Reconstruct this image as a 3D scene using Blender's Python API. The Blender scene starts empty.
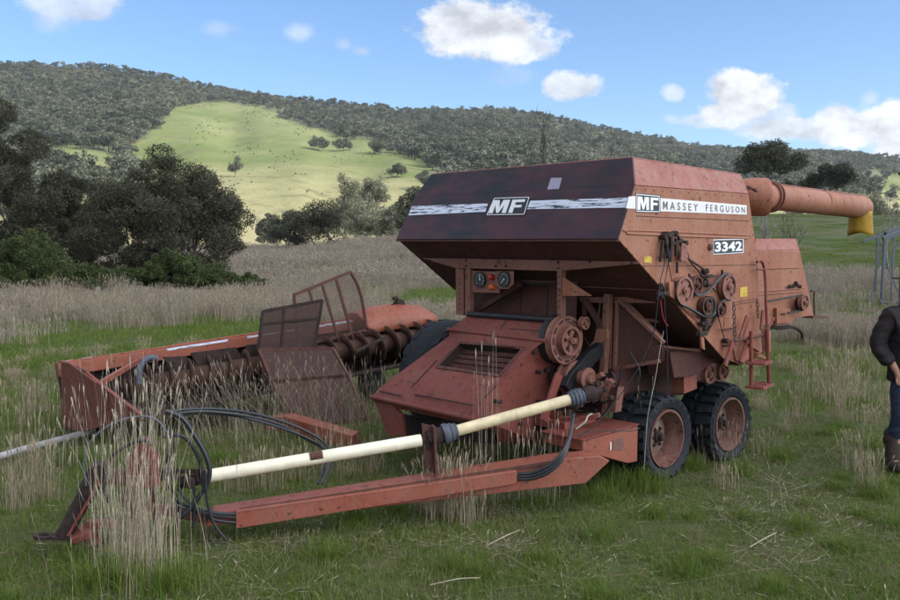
import bpy, math, random
import numpy as np
from mathutils import Vector, Matrix
random.seed(7); rng = np.random.default_rng(7)
SC = bpy.context.scene; COL = SC.collection
R = math.radians
# ------------------------------------------------------------------ camera calibration
HC = 2.0; FPX = 900.; YH = 245.
TH = math.atan((300-YH)/FPX)
CAM = Vector((0, 0, HC))
FW = Vector((0, math.cos(TH), -math.sin(TH))); UPV = Vector((0, math.sin(TH), math.cos(TH))); RT = Vector((1, 0, 0))
def ray(x, y): return FW + RT*((x-450)/FPX) + UPV*((300-y)/FPX)
def ground_at(x, y, z=0.):
    r = ray(x, y); return CAM + r*((z-HC)/r.z)
def at_dist(x, y, d):
    r = ray(x, y); return CAM + r*(d/r.y)
class Frame:
    """an orthonormal frame standing in the world; a part's mesh is written in its coordinates"""
    def __init__(s, o, a, b, c): s.o = Vector(o); s.ax = (a.normalized(), b.normalized(), c.normalized())
    def cut(s, x, y, i, val):
        n = s.ax[i]; r = ray(x, y); t = (val - (CAM-s.o).dot(n))/r.dot(n); q = CAM + r*t - s.o
        return Vector((q.dot(s.ax[0]), q.dot(s.ax[1]), q.dot(s.ax[2])))
    def U(s, x, y, v): return s.cut(x, y, 0, v)
    def V(s, x, y, v): return s.cut(x, y, 1, v)
    def Z(s, x, y, v): return s.cut(x, y, 2, v)
    def matrix(s):
        a, b, c = s.ax; m = Matrix.Identity(4)
        for i in range(3): m[i][0] = a[i]; m[i][1] = b[i]; m[i][2] = c[i]; m[i][3] = s.o[i]
        return m
    def world(s, p): return s.o + s.ax[0]*p[0] + s.ax[1]*p[1] + s.ax[2]*p[2]
    def local(s, w):
        q = Vector(w)-s.o; return Vector([q.dot(a) for a in s.ax])
# ------------------------------------------------------------------ materials
def NT(name):
    m = bpy.data.materials.new(name); m.use_nodes = True
    nt = m.node_tree; b = nt.nodes['Principled BSDF']; return m, nt, b
def node(nt, t, **k):
    n = nt.nodes.new(t)
    for a, v in k.items():
        if a.startswith('i_'): n.inputs[a[2:].replace('_', ' ')].default_value = v
        else: setattr(n, a, v)
    return n
def noise(nt, scale, detail=4, rough=.55, stretch=None, coord='Object'):
    tc = node(nt, 'ShaderNodeTexCoord'); src = tc.outputs[coord]
    if stretch:
        mp = node(nt, 'ShaderNodeMapping'); mp.inputs['Scale'].default_value = stretch
        nt.links.new(src, mp.inputs[0]); src = mp.outputs[0]
    n = node(nt, 'ShaderNodeTexNoise'); n.inputs['Scale'].default_value = scale
    n.inputs['Detail'].default_value = detail; n.inputs['Roughness'].default_value = rough
    nt.links.new(src, n.inputs['Vector']); return n.outputs['Fac']
def ramp(nt, src, stops):
    r = node(nt, 'ShaderNodeValToRGB'); e = r.color_ramp.elements
    while len(e) < len(stops): e.new(.5)
    for k, (p, c) in enumerate(stops):
        e[k].position = p; e[k].color = (c, c, c, 1) if isinstance(c, (int, float)) else (*c, 1)
    nt.links.new(src, r.inputs[0]); return r.outputs[0]
def mix(nt, f, a, b, mode='MIX'):
    m = node(nt, 'ShaderNodeMixRGB', blend_type=mode)
    for i, v in ((0, f), (1, a), (2, b)):
        if isinstance(v, bpy.types.NodeSocket): nt.links.new(v, m.inputs[i])
        elif i == 0: m.inputs[0].default_value = v
        else: m.inputs[i].default_value = (*v, 1)
    return m.outputs[0]
def bump(nt, b, h, strength=.3, dist=.01):
    n = node(nt, 'ShaderNodeBump'); n.inputs['Strength'].default_value = strength; n.inputs['Distance'].default_value = dist
    nt.links.new(h, n.inputs['Height']); nt.links.new(n.outputs[0], b.inputs['Normal'])
def paint(name, c1, c2, rust=(.06, .022, .012), amt=.36, rough=.6, scale=1.6, dust=(.30, .22, .16), dustamt=.25, spec=.35):
    """faded machine paint: two tones, vertical rust runs, chips, dust"""
    m, nt, b = NT(name)
    big = noise(nt, scale, 6, .6); fine = noise(nt, 38, 5, .7); runs = noise(nt, 3.2, 6, .62, (3.2, 3.2, .32)); mid = noise(nt, 15, 7, .68)
    col = mix(nt, ramp(nt, big, [(.36, 0.), (.66, 1.)]), c1, c2)
    col = mix(nt, ramp(nt, runs, [(.5, 0.), (.78, .6)]), col, dust)if dustamt > 0 else col
    rr = ramp(nt, runs, [(.60-amt*.08, 0.), (.78, .75)])
    col = mix(nt, rr, col, tuple(.5*(rust[i]+c1[i]) for i in range(3)))
    chips = ramp(nt, mid, [(.66-amt*.12, 0.), (.70-amt*.12, 1.)])
    col = mix(nt, chips, col, rust)
    sp = ramp(nt, fine, [(.64, 0.), (.70, .75)])
    col = mix(nt, sp, col, rust)
    col = mix(nt, ramp(nt, fine, [(.25, .35), (.55, 0.)]), col, tuple(min(1, x*1.5+.02) for x in c2))
    nt.links.new(col, b.inputs['Base Color'])
    nt.links.new(ramp(nt, mid, [(.3, rough-.12), (.7, min(1, rough+.2))]), b.inputs['Roughness'])
    b.inputs['Specular IOR Level'].default_value = spec
    bump(nt, b, mid, .22, .006); return m
def plain(name, c, rough=.7, var=.25, scale=12, metal=0., spec=.4, bmp=.15):
    m, nt, b = NT(name)
    n = noise(nt, scale, 5, .65)
    nt.links.new(mix(nt, ramp(nt, n, [(.3, 0.), (.7, 1.)]), tuple(x*(1-var) for x in c), tuple(min(1, x*(1+var)) for x in c)), b.inputs['Base Color'])
    b.inputs['Roughness'].default_value = rough; b.inputs['Metallic'].default_value = metal
    b.inputs['Specular IOR Level'].default_value = spec
    if bmp: bump(nt, b, n, bmp, .004)
    return m
def leafmat(name, c1, c2, trans=.25, scale=1.2, rough=.6, rnd=False):
    m, nt, b = NT(name)
    n = noise(nt, scale, 4, .7)
    n2 = noise(nt, scale*14, 2, .5)
    col = mix(nt, ramp(nt, n, [(.35, 0.), (.65, 1.)]), c1, c2)
    col = mix(nt, ramp(nt, n2, [(.4, 0.), (.75, .55)]), col, tuple(min(1, x*1.7) for x in c2))
    if rnd:
        oi = node(nt, 'ShaderNodeObjectInfo'); col = mix(nt, ramp(nt, oi.outputs['Random'], [(0., 0.), (1., 1.)]), mix(nt, 1., col, (.62, .66, .60), 'MULTIPLY'), mix(nt, 1., col, (1.35, 1.25, 1.2), 'MULTIPLY'))
        ge = node(nt, 'ShaderNodeNewGeometry'); nb = node(nt, 'ShaderNodeTexNoise'); nb.inputs['Scale'].default_value = .011; nb.inputs['Detail'].default_value = 4; nt.links.new(ge.outputs['Position'], nb.inputs['Vector'])
        col = mix(nt, ramp(nt, nb.outputs['Fac'], [(.38, 0.), (.62, 1.)]), mix(nt, 1., col, (.70, .78, .72), 'MULTIPLY'), mix(nt, 1., col, (1.30, 1.24, 1.25), 'MULTIPLY'))
    nt.links.new(col, b.inputs['Base Color']); b.inputs['Roughness'].default_value = rough
    b.inputs['Specular IOR Level'].default_value = .25
    t = node(nt, 'ShaderNodeBsdfTranslucent'); nt.links.new(col, t.inputs[0])
    mx = node(nt, 'ShaderNodeMixShader'); mx.inputs[0].default_value = trans
    nt.links.new(b.outputs[0], mx.inputs[1]); nt.links.new(t.outputs[0], mx.inputs[2])
    nt.links.new(mx.outputs[0], nt.nodes['Material Output'].inputs[0]); return m
M = {}
M['side'] = paint('sun faded orange paint', (.222, .078, .040), (.285, .124, .074), amt=.30, rough=.62, dust=(.36, .21, .15))
M['top'] = paint('dull pink red paint', (.20, .052, .034), (.255, .094, .066), amt=.4, rough=.5)
M['red'] = paint('faded red paint', (.135, .024, .018), (.19, .045, .032), amt=.5, rough=.55)
M['deck'] = paint('dusty red sheet', (.125, .025, .017), (.17, .046, .032), amt=.55, dust=(.16, .09, .07), rough=.6)
M['tongue'] = paint('drawbar orange red paint', (.195, .048, .028), (.25, .078, .049), amt=.55, dust=(.22, .13, .09), rough=.55)
M['dull'] = paint('shade darkened brown red paint', (.060, .021, .018), (.095, .036, .029), amt=.5, dust=(.09, .05, .04), rough=.75)  # the deep shade under the machine is worked into this darker base
M['frame'] = paint('frame pink brown paint', (.165, .066, .048), (.23, .10, .072), amt=.5, dust=(.2, .12, .09), rough=.65)
M['head'] = paint('header bright orange paint', (.18, .040, .018), (.23, .066, .034), amt=.5, rough=.5, dust=(.22, .12, .08))
M['endp'] = paint('rust spotted red plate', (.15, .026, .018), (.19, .045, .03), amt=1.0, rough=.55, scale=2.5, dust=(.12, .06, .045))
M['rust'] = plain('rusty steel', (.060, .028, .018), .85, .45, 14)
M['rustd'] = plain('dark rusty steel', (.030, .017, .014), .9, .45, 20)
M['rustm'] = plain('reddish rusty steel', (.080, .030, .020), .8, .4, 16)
M['tyre'] = plain('weathered black rubber', (.014, .016, .020), .75, .35, 25, spec=.3)
M['rubber'] = plain('grey blue rubber boot', (.06, .07, .09), .6, .3, 20)
M['hose'] = plain('black hydraulic hose', (.014, .015, .018), .45, .3, 30, spec=.5)
M['rope'] = plain('blue black cord', (.012, .016, .028), .7, .3, 60)
M['twine'] = plain('pale twine', (.30, .27, .22), .9, .3, 60)
M['redcord'] = plain('red cord', (.30, .02, .03), .6, .2, 40)
M['white'] = plain('white tyre stripe', (.7, .7, .68), .6, .1)
M['yellowcover'] = plain('yellow canvas spout cover', (.30, .175, .010), .7, .3, 9)
M['black'] = plain('black enamel', (.012, .013, .016), .5, .4, 10)
M['lampred'] = plain('red lens', (.35, .012, .012), .25, .1); M['lampamber'] = plain('amber lens', (.60, .11, .01), .25, .1)
M['gauge'] = plain('gauge face', (.02, .028, .03), .35, .2)
M['steel'] = plain('galvanised steel', (.10, .112, .135), .5, .2, 20, metal=.3)
M['pipe'] = plain('grey plastic pipe', (.33, .33, .33), .6, .2, 8)
M['wood'] = plain('weathered timber', (.17, .15, .13), .9, .35, 9)
M['bark'] = plain('grey brown bark', (.085, .072, .06), .9, .45, 5)
M['barkp'] = plain('pale bare wood', (.22, .20, .18), .9, .35, 5)
M['chain'] = plain('rusty chain', (.07, .04, .03), .6, .4, 50)
M['decalblack'] = plain('decal black', (.018, .022, .028), .45, .3, 12)
# rim: red outer, chalky dusty centre
def rim_mat():
    m, nt, b = NT('chalky rim paint'); n = noise(nt, 7, 6, .7); n2 = noise(nt, 30, 4, .6)
    c = mix(nt, ramp(nt, n, [(.30, 0.), (.5, 1.)]), (.11, .06, .042), (.18, .135, .10))
    c = mix(nt, ramp(nt, n2, [(.55, 0.), (.66, .8)]), c, (.08, .03, .02))
    nt.links.new(c, b.inputs['Base Color']); b.inputs['Roughness'].default_value = .6; return m
M['rim'] = rim_mat()
M['rimred'] = paint('rim red paint', (.10, .028, .022), (.17, .085, .065), amt=.9)
def black_panel():
    m, nt, b = NT('faded black front paint')
    n = noise(nt, 1.7, 7, .66, (1, 1, 1.6)); n2 = noise(nt, 6, 6, .7, (1, 1, 2.4)); n3 = noise(nt, 22, 4, .6)
    c = mix(nt, ramp(nt, n, [(.40, 0.), (.56, 1.)]), (.004, .005, .009), (.050, .010, .019))
    c = mix(nt, ramp(nt, n2, [(.46, 0.), (.64, .6)]), c, (.014, .018, .030))
    n4 = noise(nt, 3.0, 7, .7, (.6, 1, 3.0)); c = mix(nt, ramp(nt, n4, [(.52, 0.), (.66, .6)]), c, (.060, .024, .022))
    c = mix(nt, ramp(nt, n3, [(.62, 0.), (.7, .5)]), c, (.035, .02, .02))
    nt.links.new(c, b.inputs['Base Color']); nt.links.new(ramp(nt, n2, [(.3, .38), (.7, .62)]), b.inputs['Roughness'])
    b.inputs['Specular IOR Level'].default_value = .45; bump(nt, b, n2, .12, .006); return m
M['blackpanel'] = black_panel()
def peel(name, c, under, st, scale, thr=.57):
    m, nt, b = NT(name); n = noise(nt, scale, 5, .7, st)
    col = mix(nt, ramp(nt, n, [(thr, 0.), (thr+.02, 1.)]), c, under)
    nt.links.new(col, b.inputs['Base Color']); b.inputs['Roughness'].default_value = .5; return m
M['stripe'] = peel('peeling white stripe', (.58, .62, .72), (.012, .015, .025), (1.6, 1.6, 22), 3.6, .545)
M['stripeside'] = peel('worn white decal', (.66, .64, .62), (.33, .17, .12), (1, 2, 1), 26, .66)
M['text'] = peel('decal letter black', (.025, .03, .035), (.5, .48, .45), (1, 1, 1), 60, .76)
M['textw'] = peel('decal letter white', (.72, .73, .74), (.03, .035, .045), (1, 1, 1), 45, .66)
M['yellow'] = peel('yellow warning sticker', (.55, .36, .04), (.06, .05, .02), (1, 1, 3), 45, .56)
M['grey'] = plain('faded grey sticker', (.30, .27, .36), .5, .15)
def mesh_mat(name, c, sc, thr, ax):
    """see-through wire screen: a real perforated sheet drawn with transparency"""
    m, nt, b = NT(name); tc = node(nt, 'ShaderNodeTexCoord'); mp = node(nt, 'ShaderNodeMapping')
    mp.inputs['Rotation'].default_value = ax; nt.links.new(tc.outputs['Object'], mp.inputs[0])
    outs = []
    for d in ('X', 'Z'):
        w = node(nt, 'ShaderNodeTexWave', bands_direction=d); w.inputs['Scale'].default_value = sc; nt.links.new(mp.outputs[0], w.inputs[0]); outs.append(w.outputs['Fac'])
    mm = node(nt, 'ShaderNodeMath', operation='MAXIMUM'); nt.links.new(outs[0], mm.inputs[0]); nt.links.new(outs[1], mm.inputs[1])
    g = node(nt, 'ShaderNodeMath', operation='GREATER_THAN'); g.inputs[1].default_value = thr; nt.links.new(mm.outputs[0], g.inputs[0])
    tr = node(nt, 'ShaderNodeBsdfTransparent'); mx = node(nt, 'ShaderNodeMixShader')
    nt.links.new(g.outputs[0], mx.inputs[0]); nt.links.new(tr.outputs[0], mx.inputs[1]); nt.links.new(b.outputs[0], mx.inputs[2])
    nt.links.new(mx.outputs[0], nt.nodes['Material Output'].inputs[0])
    b.inputs['Base Color'].default_value = (*c, 1); b.inputs['Roughness'].default_value = .85; return m
M['screen'] = mesh_mat('rusty wire screen', (.12, .055, .04), 22, .80, (0, R(45), 0))
M['screenfine'] = mesh_mat('fine rusty screen', (.10, .06, .05), 22, .94, (0, 0, 0))
M['perf'] = mesh_mat('perforated dark sheet', (.05, .025, .02), 13, .30, (0, 0, 0))
M['louvre'] = mesh_mat('rusty perforated slats', (.050, .022, .017), 13, .34, (0, 0, 0))
# ------------------------------------------------------------------ mesh building
class MB:
    def __init__(s): s.v = []; s.f = []; s.m = []; s.s = []
    def add(s, vs, fs, mi=0, sm=False):
        o = len(s.v); s.v += [tuple(x) for x in vs]
        for f in fs: s.f.append([o+i for i in f]); s.m.append(mi); s.s.append(sm)
        return s
    def prism(s, pts, vec, mi=0):
        pts = [Vector(p) for p in pts]; vec = Vector(vec); n = len(pts)
        s.add(pts+[p+vec for p in pts], [list(range(n))[::-1], list(range(n, 2*n))]+[[i, (i+1) % n, n+(i+1) % n, n+i] for i in range(n)], mi); return s
    def hexa(s, a, b, mi=0):   # two quads
        return s.add(list(a)+list(b), [[3, 2, 1, 0], [4, 5, 6, 7]]+[[i, (i+1) % 4, 4+(i+1) % 4, 4+i] for i in range(4)], mi)
    def box(s, lo, hi, mi=0):
        x0, y0, z0 = lo; x1, y1, z1 = hi
        return s.hexa([(x0, y0, z0), (x1, y0, z0), (x1, y1, z0), (x0, y1, z0)], [(x0, y0, z1), (x1, y0, z1), (x1, y1, z1), (x0, y1, z1)], mi)
    def bar(s, p, q, w, h, up=(0, 0, 1), mi=0):
        p = Vector(p); q = Vector(q); d = (q-p).normalized(); up = Vector(up)
        if abs(d.dot(up)) > .98: up = Vector((1, 0, 0))
        x = d.cross(up).normalized(); z = x.cross(d).normalized(); x *= w/2; z *= h/2
        return s.hexa([p-x-z, p+x-z, p+x+z, p-x+z], [q-x-z, q+x-z, q+x+z, q-x+z], mi)
    def tube(s, path, r, seg=10, mi=0, caps=True, squash=None):
        P = [Vector(p) for p in path]; n = len(P); rr = r if isinstance(r, (list, tuple)) else [r]*n
        vs = []; prev = None
        for i in range(n):
            d = (P[min(i+1, n-1)]-P[max(i-1, 0)]).normalized()
            if prev is None:
                x = d.orthogonal().normalized()
            else:
                x = (prev-d*prev.dot(d)).normalized()
            prev = x; y = d.cross(x)
            for k in range(seg):
                a = 2*math.pi*k/seg; vs.append(P[i]+(x*math.cos(a)+y*math.sin(a))*rr[i])
        fs = [[i*seg+k, i*seg+(k+1) % seg, (i+1)*seg+(k+1) % seg, (i+1)*seg+k] for i in range(n-1) for k in range(seg)]
        s.add(vs, fs, mi, True)
        if caps: s.add(vs[:seg], [list(range(seg))[::-1]], mi); s.add(vs[-seg:], [list(range(seg))], mi)
        return s
    def lathe(s, c, ax, prof, seg=32, mi=0, sm=True):
        c = Vector(c); ax = Vector(ax).normalized(); x = ax.orthogonal().normalized(); y = ax.cross(x); n = len(prof); vs = []
        for (h, r) in prof:
            for k in range(seg):
                a = 2*math.pi*k/seg; vs.append(c+ax*h+(x*math.cos(a)+y*math.sin(a))*max(r, 1e-4))
        return s.add(vs, [[i*seg+k, i*seg+(k+1) % seg, (i+1)*seg+(k+1) % seg, (i+1)*seg+k] for i in range(n-1) for k in range(seg)], mi, sm)
    def build(s, name, mats, parent=None, bevel=0., label=None):
        me = bpy.data.meshes.new(name); me.from_pydata([tuple(v) for v in s.v], [], s.f)
        if not isinstance(mats, (list, tuple)): mats = [mats]
        for m in mats: me.materials.append(m)
        me.polygons.foreach_set('material_index', s.m); me.polygons.foreach_set('use_smooth', s.s); me.update(); me.set_sharp_from_angle(angle=R(38))
        o = bpy.data.objects.new(name, me); COL.objects.link(o)
        if parent: o.parent = parent
        if label: o['label'] = label
        if bevel:
            b = o.modifiers.new('bevel', 'BEVEL'); b.width = bevel; b.segments = 2; b.limit_method = 'ANGLE'; b.angle_limit = R(40)
        return o
def tag(o, label, cat, group=None, kind=None):
    if label: o['label'] = label
    if cat: o['category'] = cat
    if group: o['group'] = group
    if kind: o['kind'] = kind
    return o
def empty(name, label, cat, frame=None, loc=None, rz=0, group=None):
    o = bpy.data.objects.new(name, None); COL.objects.link(o); o.empty_display_size = .3
    if frame: o.matrix_world = frame.matrix()
    else: o.location = loc; o.rotation_euler = (0, 0, rz)
    return tag(o, label, cat, group)
def curve(pts, n=8):
    """Catmull-Rom through points"""
    P = [Vector(p) for p in pts]; P = [P[0]*2-P[1]]+P+[P[-1]*2-P[-2]]; out = []
    for i in range(1, len(P)-2):
        for k in range(n):
            t = k/n; a, b, c, d = P[i-1:i+3]
            out.append(.5*((2*b)+(c-a)*t+(2*a-5*b+4*c-d)*t*t+(3*b-a-3*c+d)*t**3))
    return out+[P[-2]]
def text_mb(txt, fat=0., space=1.):
    cu = bpy.data.curves.new('t', 'FONT'); cu.body = txt; cu.offset = fat; cu.space_character = space; cu.resolution_u = 4
    o = bpy.data.objects.new('t', cu); COL.objects.link(o); dg = bpy.context.evaluated_depsgraph_get()
    me = bpy.data.meshes.new_from_object(o.evaluated_get(dg)); vs = [v.co.copy() for v in me.vertices]; fs = [list(p.vertices) for p in me.polygons]
    bpy.data.objects.remove(o); bpy.data.curves.remove(cu); bpy.data.meshes.remove(me)
    x0 = min(v.x for v in vs); x1 = max(v.x for v in vs); y0 = min(v.y for v in vs); y1 = max(v.y for v in vs)
    return [((v.x-x0)/(x1-x0), (v.y-y0)/(y1-y0)) for v in vs], fs
def put_text(txt, q00, q10, q11, q01, fat=0., space=1., slant=0.):
    """text mapped to the quad bottom-left, bottom-right, top-right, top-left"""
    vs, fs = text_mb(txt, fat, space); q00, q10, q11, q01 = map(Vector, (q00, q10, q11, q01)); out = []
    for (a, b) in vs:
        a = a+slant*b
        out.append(q00*(1-a)*(1-b)+q10*a*(1-b)+q11*a*b+q01*(1-a)*b)
    return MB().add(out, fs)
def block_mf(q00, q10, q11, q01):
    """the two block letters of the emblem"""
    def P(a, b): return Vector(q00)*(1-a)*(1-b)+Vector(q10)*a*(1-b)+Vector(q11)*a*b+Vector(q01)*(1-a)*b
    Mq = [[(0, 0), (.13, 0), (.13, 1), (0, 1)], [(.13, 1), (.13, .62), (.225, .06), (.27, 0), (.285, .42), (.22, 1)], [(.27, 0), (.315, .06), (.41, .62), (.41, 1), (.33, 1), (.285, .42)], [(.41, 0), (.54, 0), (.54, 1), (.41, 1)]]
    Fq = [[(.61, 0), (.74, 0), (.74, 1), (.61, 1)], [(.74, .80), (1, .80), (1, 1), (.74, 1)], [(.74, .40), (.95, .40), (.95, .59), (.74, .59)]]
    b = MB()
    for q in Mq+Fq: b.add([P(*p) for p in q], [list(range(len(q)))])
    return b
def mesh_np(name, V, F, mat, parent=None, link=True, smooth=False):
    me = bpy.data.meshes.new(name); V = np.asarray(V, np.float32); F = np.asarray(F, np.int32); n, k = F.shape
    me.vertices.add(len(V)); me.vertices.foreach_set('co', V.ravel())
    me.loops.add(n*k); me.loops.foreach_set('vertex_index', F.ravel())
    me.polygons.add(n); me.polygons.foreach_set('loop_start', np.arange(0, n*k, k, dtype=np.int32)); me.polygons.foreach_set('loop_total', np.full(n, k, np.int32))
    if smooth: me.polygons.foreach_set('use_smooth', np.ones(n, bool))
    me.update(calc_edges=True); me.validate()
    for m in (mat if isinstance(mat, (list, tuple)) else [mat]): me.materials.append(m)
    o = bpy.data.objects.new(name, me)
    if link: COL.objects.link(o)
    if parent: o.parent = parent
    return o
# ------------------------------------------------------------------ camera, world, sun
cd = bpy.data.cameras.new('camera'); cam = bpy.data.objects.new('camera', cd); COL.objects.link(cam)
cam.location = CAM; cam.rotation_euler = (R(90)-TH, 0, 0); cd.sensor_width = 36; cd.lens = 36*FPX/900; cd.clip_start = .1; cd.clip_end = 9000
SC.camera = cam
SUN_EL = 34.; SUN_AZ = 112.      # azimuth clockwise from the view direction (+Y)
W_ = bpy.data.worlds.new('World'); SC.world = W_; W_.use_nodes = True; W_.cycles.sampling_method = 'MANUAL'; W_.cycles.sample_map_resolution = 512
nt = W_.node_tree; bg = nt.nodes['Background']; bg.inputs[1].default_value = .132
sky = node(nt, 'ShaderNodeTexSky', sky_type='NISHITA', sun_disc=False, sun_elevation=R(SUN_EL), sun_rotation=R(SUN_AZ), air_density=1.0, dust_density=.15, ozone_density=4.0)
tc = node(nt, 'ShaderNodeTexCoord'); D = tc.outputs['Generated']
sep = node(nt, 'ShaderNodeSeparateXYZ'); nt.links.new(D, sep.inputs[0])
def math_(op, a, b=None, c=None, clamp=False):
    n = node(nt, 'ShaderNodeMath', operation=op, use_clamp=clamp)
    for i, v in enumerate((a, b, c)):
        if v is None: continue
        if isinstance(v, (int, float)): n.inputs[i].default_value = v
        else: nt.links.new(v, n.inputs[i])
    return n.outputs[0]
ysafe = math_('MAXIMUM', sep.outputs[1], .05)
X = math_('DIVIDE', sep.outputs[0], ysafe); Zt = math_('DIVIDE', sep.outputs[2], ysafe)
def wnoise(scale, detail, rough, stretch=(1, 1, 1)):
    mp = node(nt, 'ShaderNodeMapping'); mp.inputs['Scale'].default_value = stretch; nt.links.new(D, mp.inputs[0])
    n = node(nt, 'ShaderNodeTexNoise'); n.inputs['Scale'].default_value = scale; n.inputs['Detail'].default_value = detail; n.inputs['Roughness'].default_value = rough
    nt.links.new(mp.outputs[0], n.inputs['Vector']); return n.outputs['Fac']
def wnoise_off(scale, detail, rough, stretch, off):
    mp = node(nt, 'ShaderNodeMapping'); mp.inputs['Scale'].default_value = stretch; mp.inputs['Location'].default_value = off; nt.links.new(D, mp.inputs[0])
    n = node(nt, 'ShaderNodeTexNoise'); n.inputs['Scale'].default_value = scale; n.inputs['Detail'].default_value = detail; n.inputs['Roughness'].default_value = rough
    nt.links.new(mp.outputs[0], n.inputs['Vector']); return n.outputs['Fac']
n1 = wnoise(14, 8, .62, (1, 1, 1.5)); n1s = wnoise_off(14, 6, .62, (1, 1, 1.5), (.012, 0, .022)); n2 = wnoise(38, 6, .6)
puff = math_('MULTIPLY', math_('SUBTRACT', math_('ADD', math_('MULTIPLY', n1, .7), math_('MULTIPLY', n2, .3)), .5), 4.2)
clouds = [(82, 8, 50, 26, .62), (60, 22, 26, 16, .45), (480, 36, 78, 30, .95), (455, 26, 42, 24, .9), (520, 50, 40, 17, .8), (568, 89, 30, 15, .85), (222, 33, 24, 10, .28), (302, 36, 18, 12, .42), (345, 47, 12, 9, .3), (362, 54, 14, 8, .42),
          (510, 78, 34, 12, .16), (671, 94, 15, 13, .6), (738, 98, 46, 30, 1.), (722, 115, 40, 17, .95), (765, 122, 42, 22, .6), (850, 128, 60, 22, .95), (890, 126, 40, 26, 1.), (865, 100, 12, 10, .45), (790, 130, 56, 15, .85), (700, 122, 40, 10, .6), (835, 118, 26, 16, .9), (930, 140, 70, 30, 1.)]
dens = None
for (cx, cy, rx, ry, a) in clouds:
    dx = math_('MULTIPLY', math_('SUBTRACT', X, (cx-450)/FPX), FPX/rx); dz = math_('MULTIPLY', math_('SUBTRACT', Zt, (YH-cy)/FPX), FPX/ry)
    rr = math_('SQRT', math_('ADD', math_('MULTIPLY', dx, dx), math_('MULTIPLY', dz, dz)))
    e = math_('ADD', math_('SUBTRACT', 1.0, rr), math_('MULTIPLY', puff, .62))
    e = math_('MULTIPLY', math_('MINIMUM', math_('MAXIMUM', math_('MULTIPLY', e, 3.2 if a > .5 else 1.4), 0.), 1.), a)
    dens = e if dens is None else math_('MAXIMUM', dens, e)
front = math_('GREATER_THAN', sep.outputs[1], .06)
dens = math_('MULTIPLY', dens, front)
# broken cloud over the rest of the sky
n3 = wnoise(2.4, 7, .6, (1, 1, 1.6))
hi = math_('MULTIPLY', math_('SUBTRACT', math_('ADD', math_('MULTIPLY', math_('SUBTRACT', n3, .5), 2.6), .62), 0.), 1., clamp=True)
away = math_('MULTIPLY', math_('SUBTRACT', math_('MAXIMUM', Zt, math_('MULTIPLY', math_('SUBTRACT', .25, sep.outputs[1]), 3.)), .36), 4., clamp=True)
up = math_('GREATER_THAN', sep.outputs[2], 0.0)
hi = math_('MULTIPLY', math_('MULTIPLY', hi, away), up)
dens = math_('MAXIMUM', dens, hi)
# the sun side of a cloud is white, its base grey
azs_, els_ = R(SUN_AZ), R(SUN_EL)
dt = node(nt, 'ShaderNodeVectorMath', operation='DOT_PRODUCT'); nt.links.new(D, dt.inputs[0]); dt.inputs[1].default_value = (math.sin(azs_)*math.cos(els_), math.cos(azs_)*math.cos(els_), math.sin(els_))
lobe = math_('POWER', math_('MAXIMUM', dt.outputs['Value'], 0.), 3.0)
shade = math_('ADD', .86, math_('MULTIPLY', math_('SUBTRACT', n1, n1s), 1.5))
shade = math_('MULTIPLY', math_('MINIMUM', math_('MAXIMUM', shade, .62), 1.1), math_('ADD', .80, math_('MULTIPLY', lobe, 6.5)))
cm = node(nt, 'ShaderNodeCombineColor'); 
CL = 7.2
nt.links.new(math_('MULTIPLY', shade, CL*.97), cm.inputs[0]); nt.links.new(math_('MULTIPLY', shade, CL), cm.inputs[1]); nt.links.new(math_('MULTIPLY', shade, CL*1.06), cm.inputs[2])
mxs = node(nt, 'ShaderNodeMixRGB'); nt.links.new(math_('MULTIPLY', dens, 1., clamp=True), mxs.inputs[0])
skt = node(nt, 'ShaderNodeMixRGB', blend_type='MULTIPLY'); skt.inputs[0].default_value = 1; skt.inputs[2].default_value = (.80, .93, 1.06, 1); nt.links.new(sky.outputs[0], skt.inputs[1]); nt.links.new(skt.outputs[0], mxs.inputs[1]); nt.links.new(cm.outputs[0], mxs.inputs[2]); nt.links.new(mxs.outputs[0], bg.inputs[0])
sd = bpy.data.lights.new('sun', 'SUN'); sd.energy = 3.2; sd.angle = R(.53); sd.color = (1, .95, .86)
so = bpy.data.objects.new('sun', sd); COL.objects.link(so)
az, el = R(SUN_AZ), R(SUN_EL); SD = Vector((math.sin(az)*math.cos(el), math.cos(az)*math.cos(el), math.sin(el)))
so.rotation_euler = SD.to_track_quat('Z', 'Y').to_euler(); so.location = (20, -20, 60)
SC.view_settings.view_transform = 'Standard'; SC.view_settings.look = 'None'; SC.view_settings.exposure = .45; SC.view_settings.gamma = 1; SC.view_settings.use_curve_mapping = False
SC.render.engine = 'CYCLES'; SC.cycles.max_bounces = 6; SC.cycles.transparent_max_bounces = 24; SC.cycles.diffuse_bounces = 3
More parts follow.
